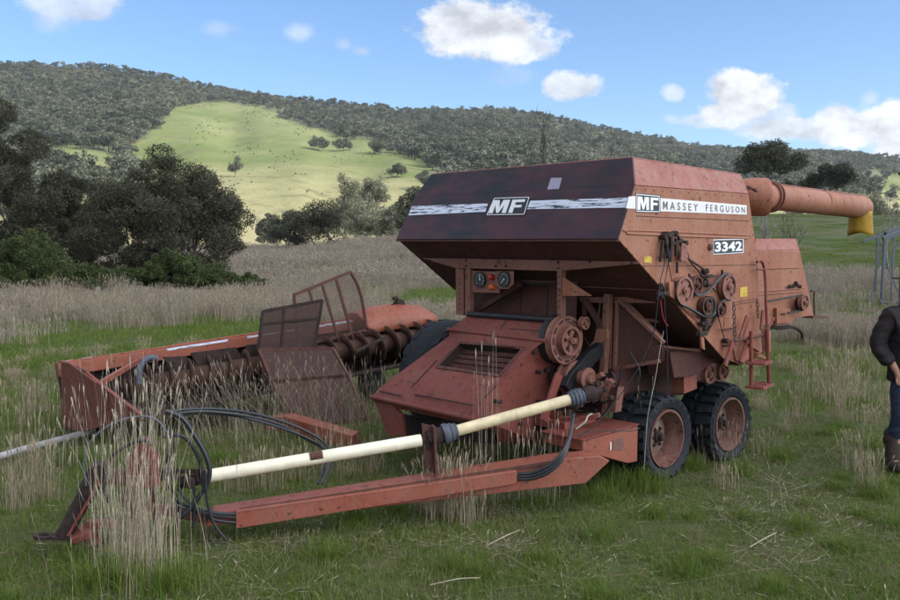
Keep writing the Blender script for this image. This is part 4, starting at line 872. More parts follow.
MB().lathe(s4, a2, [(-.03, .045), (-.02, .062), (-.005, .056), (.01, .068), (.025, .060), (.04, .070), (.055, .060), (.07, .066), (.085, .05), (.09, .04)], 28).build('rubber_boot', M['rubber'], combine)
MB().tube([s2, s3-a2*.08], .032, 14).lathe(s2.lerp(s3, .45), a2, [(-.07, 0), (-.07, .055), (.0, .062), (.05, .055), (.05, 0)], 18).bar(s2.lerp(s3, .2)-tcv*.08, s2.lerp(s3, .2)+tcv*.06, .06, .05).build('shaft_joint', M['rustd'], combine, .003)
MB().tube([s4+a2*.05, tv(601, 391, .12)], .036, 14).lathe(tv(590, 393.5, .10), a2, [(-.05, .05), (.0, .058), (.04, .05), (.04, 0)], 18).build('shaft_joint', M['rustd'], combine)
# hitch end
MB().bar(tv(205, 475, .10), tv(178, 481, .10), .03, .05).bar(tv(203, 471, .06), tv(176, 471.5, .06), .02, .03).bar(tv(203, 482, .14), tv(178, 487, .14), .02, .03).lathe(tv(190, 483, .04), tbv, [(-.03, 0), (-.03, .035), (.1, .035), (.1, 0)], 16).bar(tv(128, 476, .10), tv(180, 474, .10), .05, .07).build('shaft_yoke', M['rustd'], combine, .004)
MB().bar(tv(129, 478, .0), tv(92, 476, .0), .06, .09).bar(tv(128, 490, .05), tv(140, 530, .05), .07, .07).bar(tv(150, 488, .1), tv(160, 525, .1), .05, .05).bar(tv(120, 500, .1), tv(215, 520, .1), .08, .06).build('hitch_post', M['dull'], combine, .006)
gd = [(127.5, 487), (128, 463), (132, 450), (137, 443.5), (141.5, 441), (147, 443), (152, 449), (157, 460), (159, 463), (158.5, 486), (150, 488.5), (136, 489)]
MB().prism(tpoly(gd, -.06), tbv*.16).prism(tpoly([(128, 476), (158, 476), (162, 487), (125, 489)], -.09), tbv*.03).prism(tpoly([(140, 459), (158, 459), (160, 475), (138, 475)], -.08), tbv*.02).build('bell_guard', M['red'], combine, .006)
stn = MB().tube([tv(97, 474, .0), tv(64, 535, .0)], .052, 20).tube([tv(97, 474, .0), tv(86, 494, .0)], .062, 20).lathe(tv(97, 472, .0), tbv, [(-.07, 0), (-.07, .06), (.07, .06), (.07, 0)], 18)
stn.build('jack_stand', M['rustd'], combine)
cz = tv(64, 538, 0.); cp = MB(); cxy = [tv(33.5, 538, 0.), tv(76, 538.5, 0.)]; dd = (cxy[1]-cxy[0]).normalized(); L_ = (cxy[1]-cxy[0]).length
outl = []; hole = []
cc = cxy[0]+dd*.06
for k in range(9):
    a = math.pi/2+math.pi*k/8; outl.append(cc+dd*.065*math.cos(a)+tbv*.06*math.sin(a)); 
ring = [cc+dd*.062*math.cos(2*math.pi*k/20)+tbv*.06*math.sin(2*math.pi*k/20) for k in range(20)]; rin = [cc+dd*.034*math.cos(2*math.pi*k/20)+tbv*.03*math.sin(2*math.pi*k/20) for k in range(20)]
for z0, flip in ((0, 1), (.022, 0)):
    cp.add([p+tcv*z0 for p in ring]+[p+tcv*z0 for p in rin], [[k, (k+1) % 20, 20+(k+1) % 20, 20+k][::(-1 if flip else 1)] for k in range(20)])
cp.add([p for p in rin]+[p+tcv*.022 for p in rin], [[k, (k+1) % 20, 20+(k+1) % 20, 20+k][::-1] for k in range(20)]); cp.add([p for p in ring]+[p+tcv*.022 for p in ring], [[k, (k+1) % 20, 20+(k+1) % 20, 20+k] for k in range(20)])
cp.prism([cc+dd*.055-tbv*.055, cxy[1]-tbv*.05, cxy[1]+tbv*.05, cc+dd*.055+tbv*.055], tcv*.022)
cp.build('clevis_plate', M['rustd'], combine)
MB().tube([tv(116, 452, -.08), tv(92, 495, -.08), tv(68, 536, -.08)], .010, 8).build('jack_rod', M['red'], combine)
MB().bar(tv(70, 540, -.03), tv(95, 531, .04), .10, .05).bar(tv(78, 528, .05), tv(98, 545, .02), .07, .05).bar(tv(86, 524, .1), tv(122, 524, .1), .08, .05).build('hitch_foot', M['red'], combine, .008)
# hoses
def hose(pts, b, r=.012, mat='hose', name='hydraulic_hose'):
    P = [tv(x, y, b if not isinstance(b, (list, tuple)) else b[min(i, len(b)-1)]) for i, (x, y) in enumerate(pts)]; return MB().tube(curve(P, 7), r, 8).build(name, M[mat], combine)
hose([(166, 411), (182, 418), (195, 436), (206, 456), (209.5, 472), (205, 488), (192, 506), (180, 518)], -.05, .017)
hose([(163, 437), (182, 436), (196, 452), (202, 470), (203, 486)], .03, .013)
hose([(168, 413), (182, 410), (215, 409), (255, 414), (292, 425), (318, 438), (329, 450), (328, 468), (322, 484)], [.1, .15, .3, .5, .6, .55, .45, .35, .25], .010)
hose([(168, 415), (200, 411.5), (240, 415), (280, 425), (308, 440), (326, 452), (323, 470), (318, 484)], [.1, .15, .3, .5, .6, .5, .4, .3, .25], .010)
hose([(168, 417), (205, 413), (250, 419), (295, 433), (321, 446), (332, 458), (325, 478)], [.1, .2, .35, .5, .55, .45, .3], .009)
hose([(110, 503), (104, 490), (105, 472), (113, 456), (126, 446), (142, 440), (153, 445)], -.08, .013)
hose([(178, 488), (184, 497), (198, 508), (218, 513), (236, 514)], [.0, 0, -.03, -.04], .011)
hose([(172, 496), (190, 508), (208, 515), (236, 518)], [.0, 0, -.03, -.04], .011)
hose([(176, 505), (196, 512), (215, 520), (236, 523)], [.0, 0, -.03, -.04], .011)
hose([(205, 470), (207, 500), (214, 524), (226, 540)], -.08, .010)
hose([(194, 488), (194, 512), (193, 528)], -.02, .010)
hose([(173, 490), (180, 510), (175, 530)], .02, .012)
hose([(168, 428), (172, 446), (167, 466), (170, 490)], .06, .016)
hose([(86, 486), (84, 462), (92, 440), (108, 426), (127, 418.5), (146, 416.5), (158, 421), (166, 432)], -.15, .0065, 'steel', 'grey_hose')
for i, of in enumerate((0, 2.6, 5.2)):
    hose([(517, 474+of), (532, 473+of*1.1), (548, 466+of*1.3), (561, 454+of*1.4), (568, 441+of*.9), (571.5, 428), (572+of*.3, 414)], [-.02, -.06, -.10, -.10, -.05, 0, .1], .0125)
hose([(576, 429), (585, 422), (588, 416), (592, 414)], [.0, .0, .05, .1], .006, 'twine', 'pale_wire')
hose([(574, 436), (600, 431), (630, 431), (640, 428)], [.0, -.0, -.02], .004, 'hose', 'thin_cable')
# ================================================================== the grain header lying beside it
H0 = ground_at(62.5, 428, .03); ya = R(51.5); ra = R(4.6)
ha_ = Vector((math.sin(ya)*math.cos(ra), math.cos(ya)*math.cos(ra), math.sin(ra))); yb = ya+R(90); rbb = R(9)
hb0 = Vector((math.sin(yb)*math.cos(rbb), math.cos(yb)*math.cos(rbb), math.sin(rbb))); hb_v = (hb0-ha_*hb0.dot(ha_)).normalized()
hf = Frame(H0, ha_, hb_v, ha_.cross(hb_v)*(-1 if ha_.cross(hb_v).z < 0 else 1))
header = empty('grain_header', 'detached orange red harvester header with auger and end plate, left of the combine', 'harvester header', hf)
HU, HV, HZ = hf.U, hf.V, hf.Z
ct = HU(61, 361.6, 0).z; LH = 4.8
print('header ct', ct, [tuple(round(k, 1) for k in HV(x, y, .0)) for x, y in ((258, 331), (366, 316), (430, 308))])
ep = MB().prism(px_poly(HU, 0, [(62, 427), (61, 361.6), (72, 363.5), (85, 371), (98.5, 383), (107, 391), (106, 425), (84, 432)]), (.025, 0, 0)).build('end_plate', M['endp'], header, .004)
MB().prism(px_poly(HU, .012, [(98, 381), (107, 389), (141, 415), (142, 419), (123, 421.6), (105, 426)]), (.02, 0, 0)).bar(HU(99, 383, .0), HU(140, 414, .0), .035, .02).build('crop_divider', M['endp'], header, .003)
MB().bar(HU(61.3, 361.6, .01), HU(72, 363.5, .01), .05, .02).bar(HU(72, 363.5, .01), HU(98.5, 383, .01), .05, .02).build('plate_edge', M['head'], ep, .003)
MB().box((.02, .0, ct-.16), (LH, .14, ct)).box((.02, .14, ct-.16), (LH, .17, ct-.03)).build('back_beam', M['head'], header, .01)
for i in range(3): MB().box((1.2+i*1.0+.0, .1705, ct-.060), (1.95+i*1.0, .173, ct-.035)).build('white_stripe', M['stripe'], header)
MB().box((.10, .03, ct+.003), (.4, .06, ct+.006)).build('white_stripe', M['stripe'], header)
MB().box((.03, .0, .0), (LH, .03, ct-.16)).box((.03, .0, -.02), (LH, .95, .01)).build('trough', M['rustd'], header, .004)
MB().bar((.03, .95, .01), (LH, .95, .01), .05, .03).build('cutter_bar', M['rustd'], header)
for a_ in (1.8, 3.6): MB().bar((a_, .05, ct-.16), (a_, .5, .05), .05, .05).build('trough_rib', M['rustd'], header, .003)
MB().bar(HU(101, 383, .03), HV(140, 360, .16), .05, .05).build('diagonal_strut', M['head'], header, .004)
MB().prism([(LH, .0, ct), (LH, .95, .3), (LH, .95, 0), (LH, 0, 0)], (.02, 0, 0)).build('end_plate', M['endp'], header, .003)
# helical auger
am = MB(); ac = Vector((0, .52, .30)); a0, a1 = .55, LH-.1; pitch = .23; N = 18; steps = int((a1-a0)/pitch*N)
am.tube([(a0, ac.y, ac.z), (a1, ac.y, ac.z)], .12, 18)
V_ = []; F_ = []
for k in range(steps+1):
    sgn = 1 if k < steps*.45 else -1
    t = 2*math.pi*k/N*sgn; xx = a0+pitch*k/N
    for rr in (.11, .225): V_.append((xx, ac.y+rr*math.cos(t), ac.z+rr*math.sin(t)))
for k in range(steps): F_.append([2*k, 2*k+1, 2*k+3, 2*k+2])
am.add(V_, F_, 0, True); ao = am.build('header_auger', M['rust'], header); so_ = ao.modifiers.new('thick', 'SOLIDIFY'); so_.thickness = .012
# domed cover at the far end
c0_ = HV(350, 321, .1).x; prof = [(.0, ct-.25), (.0, ct+.0), (.10, ct+.06), (.30, ct+.03), (.48, ct-.10), (.55, ct-.25)]
cv = MB()
ends = [(c0_, 1.), (c0_+.35, 1.12), (LH-.4, 1.12), (LH-.1, .95), (LH+.05, .7)]
for (x, k) in ends:
    for (b_, c_) in prof: cv.v.append((x, b_*(.8+.2*k), ct-.25+(c_-ct+.25)*k))
m6 = len(prof)
for i in range(len(ends)-1):
    for j in range(m6-1): cv.f.append([i*m6+j, i*m6+j+1, (i+1)*m6+j+1, (i+1)*m6+j]); cv.m.append(0); cv.s.append(False)
cv.f.append(list(range(m6))); cv.m.append(0); cv.s.append(False); cv.f.append([(len(ends)-1)*m6+j for j in range(m6)]); cv.m.append(0); cv.s.append(False)
cvo = cv.build('domed_cover', M['head'], header); so_ = cvo.modifiers.new('thick', 'SOLIDIFY'); so_.thickness = .01
MB().tube([HV(399, 308, .25), HV(398, 300, .25), HV(396, 297.5, .25), HV(393.5, 299, .25)], .028, 8).bar(HV(392, 305, .25), HV(413, 307, .25), .04, .03).lathe(HV(399, 304, .25), (0, 1, 0), [(-.06, 0), (-.06, .06), (.06, .06), (.06, 0)], 12).build('lift_hook', M['rustd'], header)
cw = HV(372, 383, .3); gz = hf.world(cw).z
wb = MB().lathe((cw.x, cw.y, cw.z), (0.25, 1, 0), [(-.08, .0), (-.08, .14), (-.05, .21), (.05, .21), (.08, .14), (.08, 0)], 24); wb.bar(cw, (cw.x, .3, .15), .05, .05, mi=0); wb.build('gauge_wheel', M['tyre'], header)
# bits lying in the trough
MB().prism(px_poly(HV, .55, [(162, 357), (185, 356), (198, 373), (176, 376)]), (.0, .02, 0)).prism(px_poly(HV, .45, [(190, 353), (235, 347), (244, 362), (200, 371)]), (0, .02, 0)).prism(px_poly(HV, .5, [(245, 345), (262, 344), (262, 362), (247, 368)]), (0, .02, 0)).build('bent_sheet', M['rustd'], header, .003)
tbp = [HV(x, y, .75) for x, y in ((139, 384), (140, 368), (147, 359), (157, 358), (166, 368), (172, 384))]
MB().tube(curve(tbp[:4], 6), .035, 12).build('blue_grey_duct', M['rubber'], header)
MB().bar(HV(355, 352, .85), HV(386, 337, .85), .05, .03).bar(HV(360, 336, .9), HV(364, 336, .9), .02, .02).build('drive_arm', M['rustd'], header, .003)
# screens propped on the header
pk = MB().prism(px_poly(HV, .80, [(263, 311), (322.5, 300), (313.5, 349), (258, 350)]), (0, .006, 0)).build('perforated_panel', M['perf'], header)
fr = MB()
for a_, b_ in (((263, 311), (322.5, 300)), ((322.5, 300), (313.5, 349)), ((313.5, 349), (258, 350)), ((258, 350), (263, 311)), ((262, 324), (320, 318)), ((284, 308), (281, 350))): fr.bar(HV(*a_, .80), HV(*b_, .80), .03, .03)
fr.build('panel_frame', M['rustd'], pk, .002)
fq = MB(); cvx = curve([HV(350.3, 272, .55), HV(357, 284, .55), HV(362, 300, .55), HV(366.5, 328, .55)], 6)
fq.tube(cvx, .022, 8)
for a_, b_, t in (((294, 295), (350.3, 272), .035), ((294, 295), (298, 345), .03), ((309, 290), (313, 303), .025), ((322, 284), (340, 345), .028), ((336, 278.5), (354, 342), .03), ((300, 346), (366, 330), .03)): fq.bar(HV(*a_, .55), HV(*b_, .55), t, t)
fq = fq.build('screen_frame', M['rustm'], header)
MB().prism([HV(x, y, .56) for x, y in ((294, 295), (350.3, 272), (357, 284), (362, 300), (366.5, 328), (300, 346))], (0, .002, 0)).build('wire_screen', M['screenfine'], fq)
def hl_(x, y, b): return hf.V(x, y, b)
lp = [HV(259, 350, 1.05), HV(333, 348.6, 1.05), HV(348, 375.6, 1.25), HV(272, 381.6, 1.25)]; lq = [lp[3], lp[2], HV(368, 418, 1.5), HV(300, 428, 1.5)]
pk2 = MB().prism(lp, (0, .006, 0)).prism(lq, (0, .006, 0)).build('slatted_panel', M['louvre'], header)
fr = MB()
for P_ in (lp, lq):
    for i in range(4): fr.bar(P_[i], P_[(i+1) % 4], .035, .035)
    for t in (.33, .66): fr.bar(P_[0].lerp(P_[1], t), P_[3].lerp(P_[2], t), .02, .02)
fr.build('panel_frame', M['rustm'], pk2, .002)
# loose pieces on the grass
g0, g1 = ground_at(266, 424, .06), ground_at(352, 442, .07); dz = Vector((0, 0, 1)); 
lb = MB().prism([g0-Vector((0, .0, .05)), g0+Vector((0, 0, .07)), g0.lerp(g1, .25)+Vector((0, 0, .12)), g1+Vector((0, 0, .06)), g1-Vector((0, 0, .07))], Vector((.05, .22, 0)))
tag(lb.build('steel_channel', M['tongue'], None, .006), 'short red painted steel channel lying on the grass between drawbar and header', 'steel channel')
pg0, pg1 = ground_at(-60, 474, .06), ground_at(92, 431, .07)
tag(MB().tube([pg0, pg0.lerp(pg1, .5)+Vector((0, 0, .01)), pg1], .032, 14).build('grey_pipe', M['pipe']), 'long grey pipe lying on the grass against the header end plate', 'pipe')
# ================================================================== person at the right edge
def skinned(name, joints, edges, mat, parent, sub=2, smooth=True, rough=0.):
    me = bpy.data.meshes.new(name); me.from_pydata([Vector(j[0]) for j in joints], edges, []); o = bpy.data.objects.new(name, me); COL.objects.link(o)
    sk = o.modifiers.new('skin', 'SKIN'); ly = me.skin_vertices[0] if me.skin_vertices else None
    if ly is None:
        bpy.context.view_layer.objects.active = o; ly = me.skin_vertices[0]
    for i, j in enumerate(joints):
        r = j[1]; ly.data[i].radius = (r, r) if not isinstance(r, tuple) else r; ly.data[i].use_root = (i == 0)
    ss = o.modifiers.new('sub', 'SUBSURF'); ss.levels = sub; ss.render_levels = sub
    dg = bpy.context.evaluated_depsgraph_get(); m2 = bpy.data.meshes.new_from_object(o.evaluated_get(dg)); m2.polygons.foreach_set('use_smooth', [True]*len(m2.polygons)); bpy.data.objects.remove(o)
    if rough:
        m2.calc_loop_triangles(); nr = [v.normal.copy() for v in m2.vertices]
        for v, nn in zip(m2.vertices, nr):
            q = v.co; f = vn(q.x*9+q.z*14+q.y*5, q.z*22-q.x*11)+.6*vn(q.x*25+3, q.z*44+q.y*20)-.8; v.co = q+nn*rough*f
    m2.materials.clear(); m2.materials.append(mat); o2 = bpy.data.objects.new(name, m2); COL.objects.link(o2)
    if parent: o2.parent = parent
    return o2
gp_ = ground_at(907, 472, 0); PRS = empty('person', 'person in dark jacket, blue jeans and muddy boots at the right edge', 'person', None, (gp_.x, gp_.y, 0), R(8))
M['skin'] = plain('skin', (.42, .22, .15), .55, .12, 20); M['jacket'] = plain('dark brown work jacket', (.018, .013, .014), .85, .35, 9, bmp=.5); M['jeans'] = plain('dark blue denim', (.020, .032, .065), .85, .4, 14, bmp=.4)
M['boots'] = plain('muddy brown boot', (.045, .032, .025), .8, .45, 12); M['hat'] = plain('brown felt hat', (.08, .055, .035), .9, .2, 12); M['hair'] = plain('dark hair', (.03, .02, .015), .7, .3, 40)
# x right in the picture, -y toward the camera
Jb = [((0, 0, .95), (.14, .10)), ((0, 0, 1.12), (.13, .095)), ((0, -.01, 1.30), (.16, .11)), ((0, .0, 1.43), (.10, .07)), ((0, -.005, 1.51), .052), ((0, -.015, 1.58), (.07, .085)), ((0, -.012, 1.66), (.078, .098)), ((0, -.005, 1.72), (.06, .075)),
      ((-.17, .0, 1.40), .055), ((-.25, .04, 1.14), .045), ((-.185, -.06, .93), .032), ((-.165, -.09, .88), (.035, .022)),
      ((.17, .0, 1.40), .055), ((.24, .03, 1.14), .045), ((.24, -.06, .90), .032), ((.24, -.08, .83), (.035, .022)),
      ((-.09, 0, .88), .085), ((-.10, -.05, .50), .055), ((-.11, .05, .12), .038), ((-.11, -.03, .06), .030), ((.09, 0, .88), .085), ((.11, .0, .50), .055), ((.115, .0, .12), .038), ((.115, -.06, .06), .030)]
Eb = [(0, 1), (1, 2), (2, 3), (3, 4), (4, 5), (5, 6), (6, 7), (2, 8), (8, 9), (9, 10), (10, 11), (2, 12), (12, 13), (13, 14), (14, 15), (0, 16), (16, 17), (17, 18), (18, 19), (0, 20), (20, 21), (21, 22), (22, 23)]
for hx, hz_, sgx, base in ((-.165, .88, 1, 11), (.24, .83, -1, 15)):
    hy_ = Jb[base][0][1]
    for f in range(4):
        ox = (f-1.5)*.019; i0 = len(Jb); ln = (.030, .034, .032, .025)[f]
        Jb += [((hx+ox, hy_-.005, hz_-.035), .009), ((hx+ox*1.1+.004*sgx, hy_-.012, hz_-.035-ln), .0085), ((hx+ox*1.1+.012*sgx, hy_-.008, hz_-.035-ln*1.75), .0075)]; Eb += [(base, i0), (i0, i0+1), (i0+1, i0+2)]
    i0 = len(Jb); Jb += [((hx+.035*sgx, hy_-.02, hz_-.0), .011), ((hx+.052*sgx, hy_-.03, hz_-.03), .009)]; Eb += [(base, i0), (i0, i0+1)]
body = skinned('body', Jb, Eb, M['skin'], PRS)
jk = skinned('jacket', [((0, .0, 1.0), (.215, .16)), ((0, 0, .80), (.225, .165)), ((0, -.01, 1.18), (.21, .155)), ((0, -.01, 1.33), (.215, .15)), ((0, .005, 1.44), (.12, .085)), ((0, 0, 1.49), (.075, .07)),
    ((-.20, .0, 1.385), .095), ((-.30, .045, 1.13), .082), ((-.215, -.06, .955), .066), ((.20, .0, 1.385), .095), ((.29, .035, 1.13), .082), ((.26, -.05, .93), .066)],
    [(0, 1), (0, 2), (2, 3), (3, 4), (4, 5), (3, 6), (6, 7), (7, 8), (3, 9), (9, 10), (10, 11)], M['jacket'], PRS, 4, rough=.011)
pk_ = MB().box((-.16, -.158, .90), (-.06, -.150, .98)).box((.06, -.158, .90), (.16, -.150, .98)).bar((0, -.16, 1.42), (0, -.165, .80), .012, .012).build('jacket_detail', M['jacket'], jk, .003)
MB().bar((-.17, -.135, 1.22), (-.06, -.155, 1.23), .012, .012).bar((.17, -.135, 1.22), (.06, -.155, 1.23), .012, .012).build('pocket_flap', M['jacket'], jk, .003)
skinned('jeans', [((0, 0, .90), (.155, .12)), ((0, 0, .96), (.15, .115)), ((-.095, 0, .82), .105), ((-.105, -.05, .50), .080), ((-.11, .045, .28), .078), ((.095, 0, .82), .105), ((.115, .0, .50), .080), ((.115, .015, .28), .078)],
        [(0, 1), (0, 2), (2, 3), (3, 4), (0, 5), (5, 6), (6, 7)], M['jeans'], PRS, 4, rough=.011)
for sx, fy in ((-.11, .05), (.115, .0)):
    skinned('boot', [((sx, fy, .15), .075), ((sx, fy-.01, .40), .098), ((sx, fy, .065), (.062, .065)), ((sx, fy-.10, .06), (.060, .055)), ((sx*1.08, fy-.19, .045), (.052, .042))], [(0, 1), (0, 2), (2, 3), (3, 4)], M['boots'], PRS, 3, rough=.010)
MB().lathe((0, -.01, 1.705), (0, 0, 1), [(0, .17), (.012, .172), (.014, .098), (.09, .09), (.115, .06), (.105, 0)], 28).build('hat', M['hat'], PRS)
fc = MB()
fc.lathe((0, -.112, 1.62), (0, -1, -.2), [(-.02, .016), (.012, .012), (.018, 0)], 10).build('nose', M['skin'], body)
for sx in (-.03, .03): MB().lathe((sx, -.098, 1.645), (0, -1, 0), [(-.01, .011), (.003, .008), (.004, 0)], 10).build('eye', M['black'], body)
for sx in (-.08, .08): MB().lathe((sx, -.01, 1.63), (1, 0, 0), [(-.01, .022), (.01, .018), (.01, 0)], 10).build('ear', M['skin'], body)
MB().bar((-.022, -.102, 1.585), (.022, -.102, 1.585), .008, .006).build('mouth', M['dull'], body)
MB().lathe((0, .012, 1.66), (0, 0, 1), [(-.07, .07), (-.03, .088), (.03, .09), (.05, .088)], 20).build('hair', M['hair'], body)
# ================================================================== trees
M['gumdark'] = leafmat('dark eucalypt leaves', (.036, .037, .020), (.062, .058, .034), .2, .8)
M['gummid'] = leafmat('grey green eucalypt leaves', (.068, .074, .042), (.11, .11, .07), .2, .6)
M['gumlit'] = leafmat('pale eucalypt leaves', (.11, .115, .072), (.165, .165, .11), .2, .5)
M['wattle'] = leafmat('bright green wattle leaves', (.030, .047, .013), (.062, .078, .022), .25, 1.6)
def find_ground(px, py, lo=30, hi=1400):
    d = lo
    while d < hi:
        x = (px-450)/FPX*d; z = height(x, d)
        if YH-(z-HC)/d*FPX <= py: return x, d, z
        d *= 1.01
    return (px-450)/FPX*hi, hi, height((px-450)/FPX*hi, hi)
def tree(name, label, pos, H, W, mat, n, leaf, seed, cat='tree', group=None, stems=1, base=.30, bark='bark', flat=.75, clumps=26, lean=0., offc=(0, 0), dead=False, trunk=None, cr=(.065, .125), lowc=.2):
    rg = np.random.default_rng(seed); r = random.Random(seed); x, y, z = pos
    root = empty(name, label, cat, None, (x, y, z), 0, group); tb_ = MB(); tips = []
    tr_ = trunk or .022*H+.03
    for s_ in range(stems):
        a = r.uniform(0, 6.28); sp = (W*.10 if stems > 1 else 0)
        p0 = Vector((math.cos(a)*sp*.3, math.sin(a)*sp*.3, -.2)); top = Vector((offc[0]+math.cos(a)*sp*2.2+lean, math.sin(a)*sp*2.2+offc[1], H*(base+.20)))
        mid = p0.lerp(top, .5)+Vector((r.uniform(-.05, .05)*H, r.uniform(-.05, .05)*H, 0))
        tb_.tube(curve([p0, mid, top], 5), [tr_*(1-.45*k/10) for k in range(11)], 8)
        for k in range(6 if stems > 1 else 11):
            t = r.uniform(.35, 1.); st = p0.lerp(top, t) if t > .5 else mid.lerp(top, t); aa = r.uniform(0, 6.28); q = math.sqrt(r.random())
            en = Vector((offc[0]+math.cos(aa)*W*.43*q, offc[1]+math.sin(aa)*W*.43*q, H*(base+(.93-base)*math.sqrt(max(0, 1-q*q*.75))*r.uniform(.5, 1.02))))
            md = st.lerp(en, .5)+Vector((r.uniform(-.04, .04)*H, r.uniform(-.04, .04)*H, -.02*H))
            tb_.tube(curve([st, md, en], 4), [tr_*.42*(1-.8*k2/8) for k2 in range(9)], 6); tips.append(en)
            for kk in range(3 if dead else 2):
                e2 = md.lerp(en, r.uniform(.2, .9)); e3 = e2+Vector((r.uniform(-1, 1)*W*.14, r.uniform(-1, 1)*W*.14, r.uniform(.0, .14)*H)); tb_.tube([e2, e2.lerp(e3, .5)+Vector((0, 0, .01*H)), e3], [tr_*.16, tr_*.10, tr_*.05], 5); tips.append(e3)
    tb_.build('trunk', M[bark], root)
    if dead: return root
    cs = [list(t) for t in tips]; 
    while len(cs) < clumps:
        aa = r.uniform(0, 6.28); q = math.sqrt(r.random()); cs.append([offc[0]+math.cos(aa)*W*.42*q, offc[1]+math.sin(aa)*W*.42*q, H*(base+.08+(.90-base)*math.sqrt(max(0, 1-q*q*.8))*r.uniform(lowc, 1.0))])
    rad = [W*r.uniform(*cr) for _ in cs]
    V, F = leaves_np(cs, rad, n, leaf, rg, droop=.5, flat=flat, aspect=.34)
    mesh_np('crown', V, F, mat, root); return root
DKT = 'dark trees behind the paddock'
def tree_px(name, label, px, by, ty, wpx, d, **k):
    x = (px-450)/FPX*d; z = height(x, d); zt = HC+(YH-ty+(3 if k.get('cat') == 'bush' else 0))/FPX*d; return tree(name, label, (x, d, z), zt-z, wpx/FPX*d, **k)
tree_px('eucalyptus_tree', 'large dark spreading many-stemmed tree with a round crown behind the header', 163, 298, 150, 182, 42, mat=M['gumdark'], n=130000, leaf=.062, seed=1, stems=7, base=.02, clumps=190, trunk=.09, lowc=.0, cr=(.045, .095))
tree_px('eucalyptus_tree', 'tallest dark tree, cut off by the left edge of the photo', -8, 298, 92, 160, 44, mat=M['gumdark'], n=80000, leaf=.065, seed=2, stems=3, base=.08, clumps=120, trunk=.12, lowc=.05, cr=(.05, .10))
tree_px('eucalyptus_tree', 'dark narrow tree between the tall left-edge tree and the big round one', 70, 298, 168, 112, 47, mat=M['gumdark'], n=80000, leaf=.065, seed=3, stems=3, base=.03, clumps=130, trunk=.09, lowc=.0, cr=(.06, .11))
tree_px('eucalyptus_tree', 'low dark tree at the left edge under the tallest crown', 20, 298, 205, 90, 43, mat=M['gumdark'], n=18000, leaf=.08, seed=33, stems=3, base=.0, clumps=100, trunk=.07)
mid = 'trees in a row beyond the dry grass'
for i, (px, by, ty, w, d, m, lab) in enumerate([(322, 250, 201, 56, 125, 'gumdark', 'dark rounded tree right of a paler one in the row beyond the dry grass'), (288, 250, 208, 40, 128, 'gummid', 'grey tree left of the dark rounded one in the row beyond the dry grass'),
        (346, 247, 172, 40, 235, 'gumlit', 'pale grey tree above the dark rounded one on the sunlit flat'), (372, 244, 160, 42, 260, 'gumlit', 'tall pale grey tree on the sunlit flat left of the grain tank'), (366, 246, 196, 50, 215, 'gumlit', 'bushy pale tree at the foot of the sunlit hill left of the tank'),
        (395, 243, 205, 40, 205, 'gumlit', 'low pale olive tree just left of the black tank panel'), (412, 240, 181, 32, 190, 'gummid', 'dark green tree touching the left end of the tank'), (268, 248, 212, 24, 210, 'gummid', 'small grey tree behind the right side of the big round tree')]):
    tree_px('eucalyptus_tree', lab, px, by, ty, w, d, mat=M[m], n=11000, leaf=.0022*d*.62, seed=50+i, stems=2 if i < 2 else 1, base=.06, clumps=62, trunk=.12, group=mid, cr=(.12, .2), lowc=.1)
for i, (px, by, ty, w, m, lab) in enumerate([(237, 178, 156, 15, 'gumlit', 'lone round tree standing on the open sunlit hillside'), (320, 152, 136, 20, 'hilleafdark', 'dark tree at the left end of a short row high on the clearing'), (344, 152, 139, 17, 'hilleaf', 'second tree from the left in the short row high on the clearing'), (378, 156, 140, 24, 'hilleafdark', 'broad dark tree in the short row high on the clearing'),
        (398, 178, 165, 17, 'hilleafdark', 'dark tree near the right end of the clearing above the tank'), (134, 156, 143, 14, 'hilleaf', 'small grey tree at the left tip of the clearing'), (215, 190, 176, 12, 'hilleaf', 'small grey tree left of and below the lone round one'), (424, 190, 172, 18, 'hilleaf', 'grey tree at the right edge of the clearing')]):
    x, d, z = find_ground(px, by, 320); tree('hillside_tree', lab, (x, d, z), (by-ty)/FPX*d, w/FPX*d, M[m], 2600, .0014*d*.7, 70+i, group='trees standing apart on the hill clearing', base=.05, clumps=22, flat=.85, trunk=.2, cr=(.15, .24), lowc=.05)
tree_px('eucalyptus_tree', 'tall dark tree rising behind the unloading auger', 766, 222, 137, 66, 150, mat=M['gumdark'], n=16000, leaf=.22, seed=90, base=.36, cr=(.10, .18), clumps=40, trunk=.28, group='dark trees behind the auger')
tree_px('eucalyptus_tree', 'dark round tree behind the far half of the unloading auger', 829, 222, 161, 46, 155, mat=M['gumdark'], n=11000, leaf=.21, seed=91, base=.42, cr=(.10, .18), clumps=26, trunk=.25, group='dark trees behind the auger')
tree_px('eucalyptus_tree', 'small dark tree between the two taller ones behind the auger', 800, 222, 176, 34, 165, mat=M['gumdark'], n=6000, leaf=.2, seed=92, base=.5, cr=(.10, .18), clumps=16, trunk=.2, group='dark trees behind the auger')
tree_px('eucalyptus_tree', 'pale grey round tree beyond the yellow spout', 874, 226, 190, 42, 235, mat=M['gumlit'], n=7000, leaf=.3, seed=93, base=.2, cr=(.10, .18), clumps=24, trunk=.2)
tree_px('eucalyptus_tree', 'dark tree cut off by the right edge above the lattice frame', 913, 222, 150, 34, 150, mat=M['gumdark'], n=6000, leaf=.21, seed=94, base=.4, cr=(.10, .18), clumps=16, trunk=.2)
